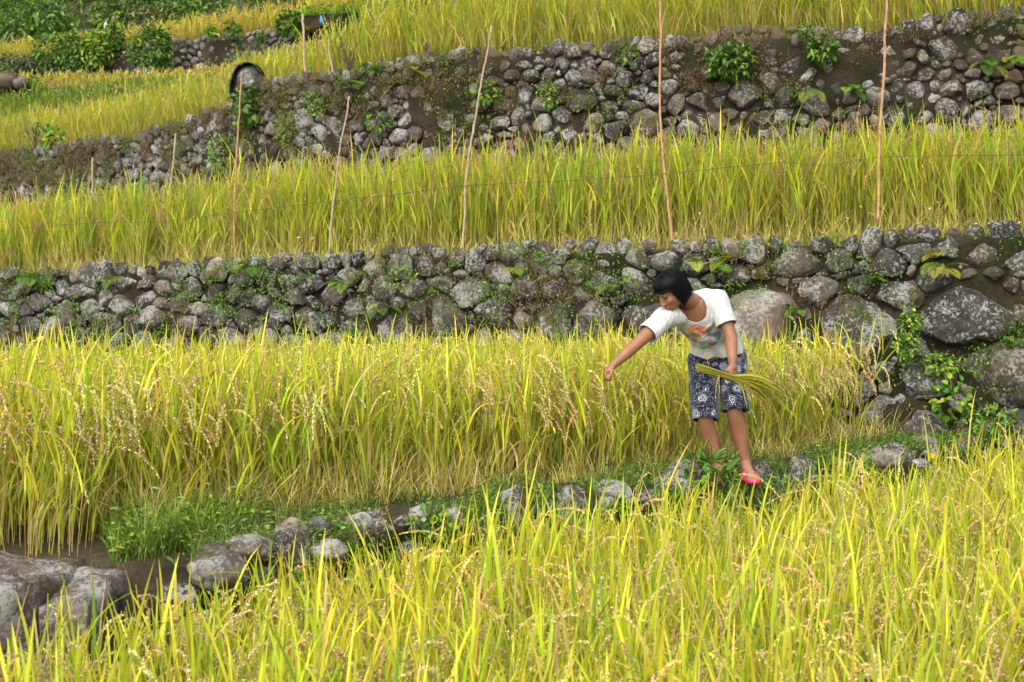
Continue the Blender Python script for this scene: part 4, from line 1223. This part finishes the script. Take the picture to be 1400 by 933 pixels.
slab('smaller flat rock slab beside the wide one at lower left', 84, 150, 5.6, 6.2, .80, -.1, 72)
slab('low dark rock ledge in front of the flat slabs, behind the nearest rice', -160, 120, 5.0, 5.42, .50, -.2, 73)

# ------------------------------------------------------------------ greenery on walls and bank (uncountable)
def wall_green(name, label, W, n_cl, seed, per=14, size=.022, thr=.05, pal=LB, hmin=.1, grass=.3, dep=.07):
    rng = np.random.default_rng(seed); mb = MB()
    u = rng.uniform(0, W.L, n_cl*6); H = np.interp(u, W.u, W.H); h = hmin+(H-hmin)*rng.uniform(0, 1.0, len(u))
    nz = fbm(np.stack([u*1.1, h*1.6, 0*u], -1), seed, 3); o = np.nonzero(nz > thr)[0][:n_cl]
    u, h = u[o], h[o]
    for kind in (0, 1):
        sel = rng.random(len(u)) < (grass if kind else 1)
        uu, hh = np.repeat(u[sel], per), np.repeat(h[sel], per)
        uu = uu+rng.normal(0, .05, len(uu)); hh = hh+rng.normal(0, .03, len(uu))
        pos = W.world(np.stack([uu, hh, rng.uniform(.0, .05, len(uu))+dep], -1))
        n = len(pos)
        if n == 0: continue
        if kind == 0:
            ax = unit(rng.normal(0, .7, (n, 3))+np.array([0, -.6, -.2])); nm = unit(rng.normal(0, .4, (n, 3))+np.array([0, -.6, .7]))
            leaf_plates(mb, pos, ax, nm, size*rng.uniform(.5, 1.5, n), size*.6*rng.uniform(.6, 1.2, n), pick(rng, pal, n, .2))
        else:
            az_ = rng.normal(-math.pi/2, .9, n)
            A = arc(pos, az_, np.abs(rng.normal(.5, .3, n)), rng.uniform(.4, 2.0, n), 1.2, size*rng.uniform(2, 5.5, n), 4)
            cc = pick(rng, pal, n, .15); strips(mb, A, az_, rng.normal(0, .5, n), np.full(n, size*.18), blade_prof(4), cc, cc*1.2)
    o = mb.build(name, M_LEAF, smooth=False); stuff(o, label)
wall_green('wall_weeds', 'small green weeds and grass in the joints of the boulder wall', W1, 1000, 51, 13, .025, -.45, LG+LB[:2], .25, .35, .06)
wall_green('wall_weeds', 'moss and small weeds on the brown mossy wall', W2, 650, 52, 12, .030, .0, [(3, (.09, .15, .015)), (2, (.16, .25, .02)), (2, (.10, .09, .02))], .8, .3, .07)
wall_green('wall_weeds', 'dark weeds on the far rubble wall', W3, 130, 53, 14, .06, .0, LG, .1, .3, .08)
wall_green('bank_creepers', 'green creepers hanging over the face of the bank', WB, 800, 54, 18, .028, -.3, LG+LB, .4, .4, .07)
# dry moss fringes on the walls
wall_green('wall_litter', 'brown dry roots and litter hanging on the mossy wall', W2, 900, 55, 14, .024, -.05, [(3, (.16, .11, .05)), (2, (.24, .17, .08)), (1, (.09, .07, .03))], 1.2, 1.0, .05)
wall_green('wall_litter', 'brown dry grass and litter in the boulder wall', W1, 480, 56, 12, .022, .02, [(3, (.20, .14, .07)), (2, (.30, .22, .11)), (1, (.09, .07, .03))], .4, 1.0, .05)

def ground_green(name, label, n, xr, d0, d1, z, seed, hgt=(.04, .13), pal=LB, clump=.25, leafy=.4, wid=.004, thr=-.6):
    rng = np.random.default_rng(seed); mb = MB()
    x = rng.uniform(*xr, n); t = rng.uniform(0, 1, n); d = d0(x)+(d1(x)-d0(x))*t
    p = np.stack([(x-700)/F*d, d, z(x, t)], -1)
    nz = fbm(p*3.1, seed, 2); ok = nz > thr; p = p[ok]; nz = nz[ok]; n = len(p)
    az_ = rng.uniform(0, 6.283, n); Ln = rng.uniform(*hgt, n)*(1+.6*nz).clip(.3)
    m = rng.random(n) < leafy
    cc = pick(rng, pal, n, .18)
    q = ~m
    A = arc(p[q], az_[q], np.abs(rng.normal(.35, .25, q.sum())), rng.uniform(.2, 1.4, q.sum()), 1.3, Ln[q], 4)
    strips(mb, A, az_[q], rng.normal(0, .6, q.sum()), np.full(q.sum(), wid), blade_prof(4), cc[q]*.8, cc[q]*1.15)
    k = m.sum(); pp = p[m]+np.stack([rng.normal(0, .02, k), rng.normal(0, .02, k), Ln[m]*rng.uniform(.1, .9, k)], -1)
    leaf_plates(mb, pp, np.stack([np.cos(az_[m]), np.sin(az_[m]), rng.normal(.1, .3, k)], -1), unit(np.array([0, -.3, 1])+rng.normal(0, .35, (k, 3))), rng.uniform(.012, .038, k)*(wid/.004), rng.uniform(.008, .02, k)*(wid/.004), cc[m])
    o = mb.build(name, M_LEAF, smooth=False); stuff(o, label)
bank_in = lambda x: np.maximum(bank_b(x)+.22, bank_f(x)+.3)
ground_green('bank_weeds', 'low green weeds and grass on top of the bank', 17000, (260, 1260), lambda x: bank_f(x)+.0, bank_in, lambda x, t: ZB-.02+0*x, 61, (.03, .12), LG+[(3, (.16, .20, .03)), (2, (.22, .22, .06))], leafy=.3, thr=-.2)
ground_green('bank_weeds', 'thick green weeds at the right end of the bank by the wall foot', 15000, (1090, 1560), lambda x: bank_f(x)+.02, lambda x: w1d(x)+.05, lambda x, t: ZB-.03+.03*t, 62, (.03, .11), LG+[(2, (.15, .20, .03))], leafy=.5, thr=-.45)
ground_green('bank_weeds', 'taller grass and weeds by the muddy gap at left', 2600, (150, 340), lambda x: bank_b(x)-.38, lambda x: bank_b(x)+.2, lambda x, t: ZB-.05+.03*t, 63, (.08, .26), [(3, (.10, .20, .02)), (3, (.19, .30, .03)), (1, (.36, .36, .06))], leafy=.25, wid=.006)
ground_green('dry_litter', 'brown dry litter on the bank and below the rice stalks', 4200, (165, 1240), lambda x: bank_b(x)-.05, lambda x: bank_b(x)+.35, lambda x, t: ZB-.03+0*x, 64, (.08, .32), DRY, leafy=.0, wid=.006)
ground_green('dry_litter', 'brown litter hanging over the left part of the bank', 3500, (280, 520), lambda x: bank_f(x)-.05, lambda x: bank_f(x)+.3, lambda x, t: ZB-.06+.05*t, 65, (.02, .07), [(3, (.28, .17, .09)), (2, (.36, .24, .13)), (1, (.18, .11, .06))], leafy=.6, wid=.004)
ground_green('dry_litter', 'dry stubble along the foot of the rice above the boulder wall', 4200, (-150, 1560), lambda x: w1d(x)+.30, lambda x: w1d(x)+.65, lambda x, t: w1z(x)-.05, 66, (.10, .36), DRY, leafy=.05, wid=.006)
ground_green('wall_top_weeds', 'short weeds along the top of the mossy wall', 2600, (-100, 1560), lambda x: w2d(x)+.28, lambda x: w2d(x)+.7, lambda x, t: w2z(x)-.06, 67, (.03, .14), LB, leafy=.4, wid=.007, thr=.0)

# ------------------------------------------------------------------ plants one can point to
def wpt(W, px, py, dep=.12):
    u, h = W.at(px, py); return W.world(np.array([[u, h, dep]]))[0]
def wbush(label, W, px, py, rx, ry, n, size, pal, seed, name='shrub', cat='shrub', **kw):
    c = wpt(W, px, py, .16); s = c[1]/F
    return bush(name, label, cat, c, (rx*s, max(rx, ry)*s*.7, ry*s), n, size, pal, seed, base=wpt(W, px, py, .02), **kw)
wbush('round dense dark green shrub hanging on the mossy wall', W2, 1000, 90, 31, 25, 420, .085, LG, 81)
wbush('leafy green plant on the mossy wall right of the round shrub', W2, 1126, 73, 19, 17, 110, .095, LG, 82, name='leafy_plant', cat='plant')
wbush('small sprig on the mossy wall top right of the round shrub', W2, 1102, 50, 11, 9, 46, .07, LG, 83, name='leafy_plant', cat='plant')
wbush('leafy plant on the mossy wall beside the leaning bamboo pole', W2, 672, 130, 15, 13, 60, .10, LB, 84, name='leafy_plant', cat='plant')
wbush('small bluish leaved plant high on the mossy wall near the tall pole', W2, 862, 80, 10, 11, 32, .085, LG, 85, name='leafy_plant', cat='plant')
wbush('pale large leaved plant below the tarp covered boulder', W2, 352, 150, 16, 26, 90, .13, [(2, (.13, .24, .05)), (2, (.08, .17, .02))], 86, name='leafy_plant', cat='plant', aspect=.75)
wbush('bright green creeper at the foot of the mossy wall by the corner', W2, 316, 212, 17, 30, 420, .05, LB, 87, name='creeper', cat='creeper')
wbush('mossy green clump below the wall corner stones', W2, 405, 182, 17, 26, 380, .04, [(3, (.13, .20, .02)), (2, (.2, .27, .03))], 88, name='creeper', cat='creeper')
wbush('fine leaved green tuft on the corner stones of the mossy wall', W2, 443, 146, 16, 17, 260, .04, LB, 89, name='creeper', cat='creeper')
wbush('sparse weed with small leaves low on the mossy wall at centre left', W2, 528, 168, 20, 12, 70, .07, LG, 90, name='leafy_plant', cat='plant')
wbush('climbing weed in the mossy wall between the two middle poles', W2, 758, 135, 15, 20, 130, .05, LB, 91, name='creeper', cat='creeper')
wbush('big leaved weed growing from the boulder wall at far right', W1, 1302, 548, 26, 26, 62, .075, LB, 92, name='leafy_plant', cat='plant', aspect=.7)
wbush('two leaved weed between the large boulders at right', W1, 1385, 467, 14, 10, 16, .075, LG, 93, name='leafy_plant', cat='plant', aspect=.7)
wbush('low green weeds covering the wall foot at far right', W1, 1350, 572, 34, 16, 260, .05, LG+LB, 106, name='creeper', cat='creeper')
wbush('green trailing weed under the biggest boulder', W1, 1288, 500, 26, 14, 200, .045, LB, 107, name='creeper', cat='creeper')
wbush('leafy green weed beside the upright narrow stone left of the biggest boulder', W1, 1238, 478, 16, 16, 150, .045, LB, 108, name='creeper', cat='creeper')
wbush('bushy weed in the gap left of the biggest boulder', W1, 1243, 445, 14, 24, 120, .045, LB, 94, name='creeper', cat='creeper')
ground_green('bank_weeds', 'weeds hanging over the front edge of the bank', 5200, (275, 1250), lambda x: bank_f(x)-.12, lambda x: bank_f(x)+.06, lambda x, t: ZB-.10+.08*t, 69, (.04, .16), LG+LB[:2], leafy=.5, thr=.05)
wbush('grassy green clump in the wall left of the woman\'s head', W1, 560, 385, 30, 18, 150, .035, LB, 95, name='creeper', cat='creeper')
for i, (W, px, py, nf, lpx, pal, lb) in enumerate([
    (W1, 954, 362, 5, 26, LY, 'yellow green fern on the wall just right of the woman\'s hair'),
    (W1, 986, 366, 5, 26, LY, 'yellow green fern on the wall, second to the right of the woman\'s hair'),
    (W1, 1284, 352, 4, 28, LY, 'yellowest fern, high on the wall above the biggest boulder'),
    (W1, 1285, 372, 7, 34, LY, 'green yellow fern in the wall above the biggest boulder'),
    (W1, 1092, 428, 4, 24, LB, 'fern in the joint right of the big brown boulder'),
    (W1, 1195, 385, 5, 26, LB, 'fern on the wall between two grey boulders'),
    (W1, 835, 398, 5, 24, LB, 'small fern on the wall left of the woman\'s face'),
    (W1, 862, 385, 4, 20, LB, 'fern in the wall close to the woman\'s fringe'),
    (W1, 710, 372, 5, 22, LY, 'yellow tipped fern high in the wall at centre'),
    (W1, 745, 357, 5, 20, LB, 'bright fern just below the wall top at centre'),
    (W1, 480, 392, 6, 26, LB, 'lush fern in the wall at centre left'),
    (W1, 535, 422, 6, 28, LB, 'dense fern low on the wall at centre left'),
    (W1, 350, 368, 5, 26, LB, 'fern below the wall top under the leftmost standing pole'),
    (W1, 48, 385, 6, 32, LB, 'drooping fern on the wall at the left edge'),
    (W1, 160, 385, 4, 24, LB, 'fern between lichen stones on the left wall'),
    (W2, 1350, 95, 8, 36, LB, 'large drooping fern on the mossy wall at upper right'),
    (W2, 1396, 92, 6, 34, LB, 'drooping fern cut by the right edge of the photo'),
    (W2, 1162, 130, 6, 34, LB, 'broad fern low on the mossy wall left of the right pole'),
    (W2, 1110, 130, 4, 28, LB, 'thin fern low on the mossy wall under the leafy plant'),
    (W2, 512, 100, 6, 30, LB, 'fern on the mossy wall top left of centre'),
    (W2, 490, 120, 5, 28, LB, 'fern hanging on the mossy wall near the second pole'),
    (W2, 575, 100, 4, 24, LY, 'yellow green fern tuft high on the mossy wall at centre left')]):
    c = wpt(W, px, py, .09); fern('fern', lb, c, nf, lpx*c[1]/F*1.25, pal, 400+i, group='ferns in the terrace walls')

# weed by her feet, creeper on the bank, flower
c = P(952, 660, 8.62)
bush('leafy_weed', 'tall weed with lance shaped leaves in front of the woman\'s feet', 'weed', c+np.array([.03, 0, .05]), (.17, .13, .17), 95, .11, [(3, (.09, .20, .03)), (2, (.14, .26, .03))], 96, base=c-np.array([0, 0, .2]), aspect=.28)
c = P(985, 648, 8.70); bush('leafy_weed', 'thin small leaved weed hiding the woman\'s right foot', 'weed', c+np.array([0, 0, .03]), (.13, .08, .11), 130, .04, LB, 97, base=c-np.array([0, 0, .12]), aspect=.4)
c = P(592, 738, float(bank_f(592))-.12); bush('creeper', 'round leaved creeper on the bank below the dark upright stone', 'creeper', c, (.13, .09, .16), 170, .045, LB, 98, base=c+np.array([0, .1, .05]), aspect=.8)
c = P(320, 700, 7.2); bush('leafy_weed', 'green weed at the rice edge left of the smooth stones', 'weed', c, (.16, .12, .14), 150, .055, LB, 99, base=c-np.array([0, 0, .15]), aspect=.3)
c = P(555, 690, 7.9); bush('leafy_weed', 'dark green weed patch at the rice edge above the bank stones', 'weed', c-np.array([0, 0, .02]), (.22, .12, .08), 170, .045, LG, 100, base=c-np.array([0, 0, .1]), aspect=.4)
fl = P(1275, 623, 10.2); t = thing('yellow_flower', 'small yellow flower in the weeds at the right end of the bank', 'flower', fl-np.array([0, 0, .08])); t['kind'] = 'thing'
mb = MB(); a = np.arange(7)*2*math.pi/7
leaf_plates(mb, np.repeat(fl[None], 7, 0), np.stack([np.cos(a), 0*a-.25, np.sin(a)], -1), np.repeat([[0, -1., .2]], 7, 0), .026, .016, np.repeat([[.8, .55, .01]], 7, 0)); mb.build('petals', M_LEAF, t, smooth=False)
mb = MB(); tube(mb, [fl-np.array([0, 0, .09]), fl], .003, 5, (.1, .2, .02)); mb.build('stem', M_LEAF, t)

# ------------------------------------------------------------------ bamboo poles and the wire
def pole(pts, dd, r0, r1, label, mat=M_WOOD, dfun=None, group='bamboo poles in the upper rice'):
    d = [(dfun or w1d)(x)+dd for x, y in pts]
    p = catmull([P(x, y, q) for (x, y), q in zip(pts, d)], 8)
    ln = np.concatenate([[0], np.cumsum(np.linalg.norm(np.diff(p, axis=0), axis=1))]); s = np.linspace(0, ln[-1], 46)
    p = np.stack([np.interp(s, ln, p[:, i]) for i in range(3)], -1)
    rr = np.linspace(r0, r1, 46); rr[4::8] *= 1.22
    rg = np.random.default_rng(int(pts[0][0])); p[:, :2] += (np.cumsum(rg.normal(0, .0025, (46, 2)), 0))
    p = p[::-1]; rr = rr[::-1]
    mb = MB(); tube(mb, p, rr, 8); base = p[0]
    o = mb.build('bamboo_pole', mat, loc=base); tag(o, label, 'pole', group)
M_PW = plain_mat('weathered_pole', (.34, .26, .17), .7, .2, .3, 25, .25)
pole([(901, -70), (902, 80), (903, 180), (914, 336)], .40, .008, .011, 'tall thin bamboo pole above the woman\'s head, running out of the top')
pole([(1216, -60), (1206, 120), (1201, 200), (1199, 305)], .40, .010, .013, 'tall bamboo pole at right, running out of the top of the picture')
pole([(672, 36), (646, 185), (637, 250), (633, 344)], .40, .008, .012, 'leaning bamboo pole at the centre, tapering to a point', M_PW)
pole([(477, 132), (462, 235), (455, 280), (449, 350)], .40, .008, .011, 'leaning bamboo pole at centre left, in front of the corner stones', M_PW)
pole([(330, 98), (323, 180), (319, 260), (318, 358)], .40, .008, .010, 'reddish bamboo pole under the tarp covered boulder')
pole([(240, 183), (236, 215), (231, 270), (228, 362)], 1.0, .010, .012, 'short pale bamboo pole left of the reddish one', M_PW)
pole([(127, 216), (127, 262), (126, 300), (126, 366)], 1.1, .010, .012, 'short stake in the rice near the left edge', M_PW)
pole([(22, 262), (23, 290), (24, 330), (24, 370)], 1.1, .010, .012, 'shortest reddish stake at the far left edge of the rice')
pole([(414, 20), (415, 60), (416, 90), (416, 112)], .55, .016, .018, 'pale stake right of the tarp covered boulder', M_PW, w2d)
pole([(449, 54), (452, 80), (455, 95), (457, 106)], .55, .011, .013, 'thin pale stake standing on the corner of the mossy wall', M_PW, w2d)
wp = [(1480, 210), (1400, 212), (1208, 215), (1130, 226), (1060, 223), (905, 238), (780, 247), (640, 254), (540, 266), (455, 275), (319, 291), (229, 302), (126, 305), (24, 312)]
mb = MB(); wpts = catmull([P(x, y, float(w1d(x))+.385) for x, y in wp], 10); tube(mb, wpts, .0028, 5, (.05, .035, .03))
o = mb.build('fence_wire', M_TWIG, loc=wpts[0]); tag(o, 'thin dark wire strung from pole to pole through the upper rice', 'wire')

# ------------------------------------------------------------------ boulder with the black tarp
bc = P(341, 112, 20.0); br = .205
bt = thing('boulder', 'grey boulder on the wall corner with a black tarp over it', 'boulder', bc-np.array([0, 0, br])); bt['kind'] = 'thing'
V, Fc = rock_geo(bc, (br*1.0, br*.85, br*1.2), 901, 4, lump=.06, nplane=5)
mesh_obj('rock', V, [Fc], M_BANK, bt, np.repeat([[.13, .125, .11]], len(V), 0))
mb = MB(); tube(mb, [P(345, 112, 19.76), P(345, 112, 19.86)], .035, 16, (.42, .42, .41)); mb.build('pale_disc', M_PALE, bt)
na, nd = 40, 14
A, D = np.meshgrid(np.linspace(R(205), R(22), na), np.linspace(-1, 1, nd)); A = A.ravel(); D = D.ravel()
rr = br*(1.07-.06*D**2)*(1+.07*vnoise(np.stack([A*4, D*2, A*0], -1), 4)+.06*vnoise(np.stack([A*9, D*3, A*0], -1), 5))
left = np.clip((A-R(150))/R(60), 0, 1)
Vt = bc+np.stack([np.cos(A)*rr*.96-left*.05, D*.17-.03, np.sin(A)*rr*1.14-left*.10], -1)
i = np.arange(nd-1)[:, None]*na; j = np.arange(na-1)[None]
m_t = plain_mat('black_plastic', (.012, .011, .014), .45, .4, .4, 30, .3)
o = mesh_obj('black_tarp', Vt, [np.stack([i+j, i+j+1, i+na+j+1, i+na+j], -1).reshape(-1, 4)], m_t, None, None, True, loc=bc+np.array([0, 0, br])); solidify(o, .018, 1)
tag(o, 'black plastic tarp draped over the grey corner boulder', 'tarp')

# ------------------------------------------------------------------ upper left: bushes, hillside, scraps of plastic
def far_bush(label, x, y, rx, ry, d, n, size, pal, seed, name='shrub', **kw):
    s = d/F; c = P(x, y, d); return bush(name, label, 'shrub', c, (rx*s, rx*s*.7, ry*s), n, size, pal, seed, base=c-np.array([0, -.2, ry*s*.9]), **kw)
for i, (lb, x, y, rx, ry, dd, n, pal) in enumerate([
    ('dark bush at the left end of the row on the far wall', 70, 70, 22, 22, -.4, 420, LG),
    ('tall green bush, second from the left on the far wall', 102, 71, 26, 27, -.5, 620, LG),
    ('bush with bright leaf tips in the middle of the far wall row', 132, 66, 22, 25, -.5, 520, LB),
    ('rounded bush on top of the far wall under the white bag', 152, 52, 18, 15, .1, 380, LG),
    ('widest dark bush, at the right end of the row before the bare rubble', 207, 67, 30, 30, -.5, 900, LG),
    ('dark round bush at the right end of the far rubble wall', 398, 33, 18, 17, -.2, 460, LG),
    ('small tuft on the rubble wall top left of the round bush', 318, 39, 8, 8, -.1, 90, LG),
    ('leafy tuft on the rubble wall face right of the widest bush', 290, 44, 8, 7, -.1, 80, LB),
    ('low scrub on the far wall at the left edge', 22, 86, 30, 9, -.2, 340, [(3, (.10, .14, .04)), (2, (.14, .13, .06))])]):
    far_bush(lb, x, y, rx, ry, float(w3d(x))+dd, n, .13, pal, 500+i, group='bushes on the far rubble wall')
far_bush('feathery bright green bush at the top left corner', 18, 36, 30, 22, 38.4, 1100, .10, LB, 520, name='feathery_bush', aspect=.2)
far_bush('feathery green bush on the slope above the corner one', 42, 12, 34, 16, 39.6, 1000, .10, LB, 521, name='feathery_bush', aspect=.2)
far_bush('small dark shrub on the rocks at the left edge', 4, 96, 16, 8, 32.3, 170, .08, LG, 522)
far_bush('trailing weed on the right end of the low rocks', 47, 112, 10, 8, 32.2, 110, .07, LG, 523, name='leafy_weed')
for i, (x, y, rx, ry, lb) in enumerate([(4, 111, 22, 15, 'dark low rock at the left edge of the upper rice'), (30, 114, 13, 11, 'grey rock beside the dark one at the upper left')]):
    d = 32.35
    c = P(x, y, d); rock('field_rock', lb, 'rock', c, (rx*d/F, .3, ry*d/F), 600+i, M_ST3, (.20, .19, .17), 3, nplane=4)

def hillside():
    rng = np.random.default_rng(77); mb = MB()
    for k in range(330):
        x = rng.uniform(-220, 660); q = rng.random()**1.3
        d = float(w3d(x))+3.1+q*11; z = float(zpx(w3y(x), w3d(x)))+np.interp(d-float(w3d(x)), [2.6, 3.0, 6, 12, 25], [.05, .7, 3.2, 9, 24])
        r = rng.uniform(.25, .85); c = np.array([(x-700)/F*d, d, z+r*.2])
        pal = LG if rng.random() < .62 else (LB if rng.random() < .55 else [(2, (.16, .17, .05)), (1, (.22, .19, .09)), (1, (.10, .13, .03))])
        bush_geo(mb, c, (r*rng.uniform(.9, 1.7), r, r*rng.uniform(.6, 1.2)), int(150+260*r), rng.uniform(.10, .2), pal, rng, aspect=rng.uniform(.3, .6))
    o = mb.build('hillside_scrub', M_LEAF, smooth=False); stuff(o, 'dense green scrub covering the hillside at the top left')
hillside()
bank_d = lambda x: float(w3d(x))-1.2
def earth_bank():
    xs = np.linspace(414, 640, 60); top = np.interp(xs, [414, 460, 520, 580, 640], [18, 17, 8, -1, -12])
    rows = []
    for k, (dy, dd) in enumerate([(16, -.1), (8, -.06), (4, .0), (2, .2), (3, .9)]):
        d = np.full_like(xs, 33.0)+dd; p = np.stack([(xs-700)/F*d, d, zpx(top+dy, d)], -1); p += .05*np.stack([fbm(p*2.3, 5+k, 3)]*3, -1); rows.append(p)
    V = np.concatenate(rows); n = len(xs); i = np.arange(4)[:, None]*n; j = np.arange(n-1)[None]
    o = mesh_obj('earth_bank', V, [np.stack([i+j, i+j+1, i+n+j+1, i+n+j], -1).reshape(-1, 4)], M_EARTH, loc=V.mean(0)); tag(o, 'dark brown earth bank between two rice strips at the top', 'earth bank'); o['kind'] = 'thing'
earth_bank()
ground_green('bank_weeds', 'weeds and grass over the dark earth bank at the top', 1500, (412, 640), lambda x: 32.6+0*x, lambda x: 33.9+0*x, lambda x, t: zpx(np.interp(x, [414, 460, 520, 580, 640], [20, 19, 10, 1, -10]), 33.0)-.06+0*t, 68, (.10, .4), LB+GREEN[:2], leafy=.3, wid=.02)
M_WHITE = plain_mat('white_plastic', (.75, .76, .78), .5, .4, 0, 20, .08); M_BLUE = plain_mat('blue_plastic', (.03, .22, .65), .5, .4, 0, 20, .1)
def scrap(name, label, x, y, rx, ry, d, mat, seed):
    c = P(x, y, d); s = d/F; V, Fc = rock_geo(c, (rx*s, rx*s*.7, ry*s), seed, 3, lump=.35)
    o = mesh_obj(name, V, [Fc], mat, loc=c-np.array([0, 0, ry*s])); tag(o, label, 'plastic bag')
scrap('plastic_bag', 'white plastic bag above the bushes on the far wall', 145, 36, 3.2, 5, 36.4, M_WHITE, 701)
scrap('plastic_bag', 'crumpled white bag at the edge of the far golden rice', 352, 17, 4, 3.6, 38.2, M_WHITE, 702)
scrap('plastic_scrap', 'blue scrap beside the crumpled white bag', 346, 18, 1.8, 3, 38.1, M_BLUE, 703)
scrap('plastic_ribbon', 'bright blue plastic ribbon right of the round bush', 439, 27, 1.7, 6, 31.5, M_BLUE, 704)
scrap('plastic_ribbon', 'blue plastic ribbon in the rice at the top centre', 608, 11, 2, 6, 20.0, M_BLUE, 705)
scrap('plastic_scrap', 'tiny blue plastic scrap below the widest dark bush', 200, 98, 1.5, 2.5, 31.6, M_BLUE, 706)

def bare_shrub(label, x, y, hpx, d, seed, nb=9, leaves=0, lean=0):
    rng = np.random.default_rng(seed); b = P(x, y, d); h = hpx*d/F
    t = thing('bare_shrub', label, 'shrub', b); t['kind'] = 'thing'
    mb = MB(); ends = []
    for k in range(nb):
        a = rng.uniform(0, 6.28); l = h*rng.uniform(.6, 1.05)
        p = arc(b[None], np.array([a]), np.array([rng.uniform(.05, .45)]), np.array([rng.normal(.2, .25)]), 1.0, np.array([l]), 6)[0]
        tube(mb, p, np.linspace(.014, .004, 7), 5, (.10, .08, .06))
        for q in range(3):
            s = p[rng.integers(2, 6)]; p2 = arc(s[None], np.array([rng.uniform(0, 6.28)]), np.array([rng.uniform(.3, .9)]), np.array([0.]), 1.0, np.array([l*.35]), 3)[0]
            tube(mb, p2, np.linspace(.007, .003, 4), 4, (.10, .08, .06)); ends.append(p2[-1])
    mb.build('branches', M_TWIG, t)
    if leaves:
        lb = MB(); ii = rng.integers(0, len(ends), leaves); pos = np.array(ends)[ii]+rng.normal(0, .05, (leaves, 3))
        leaf_plates(lb, pos, rng.normal(0, 1, (leaves, 3)), rng.normal(0, .5, (leaves, 3))+np.array([0, -.5, .8]), .07, .035, pick(rng, LG, leaves)); lb.build('foliage', M_LEAF, t, smooth=False)
bare_shrub('bare brown shrub with few leaves on the mossy wall at left', 48, 203, 48, 27.0, 801, 9, 26)
bare_shrub('dry bare twigs among the rice left of the centre pole', 478, 100, 60, 18.9, 802, 7)
bare_shrub('short dead stump with twigs on the mossy wall top', 583, 78, 20, 17.5, 803, 4)
bare_shrub('small dead stick left of the stump on the mossy wall', 562, 80, 17, 17.6, 804, 2)
c = P(70, 185, 26.5); bush('leafy_weed', 'broad leaved weed right of the bare brown shrub', 'weed', c, (.17, .12, .22), 45, .15, LB, 805, aspect=.55)
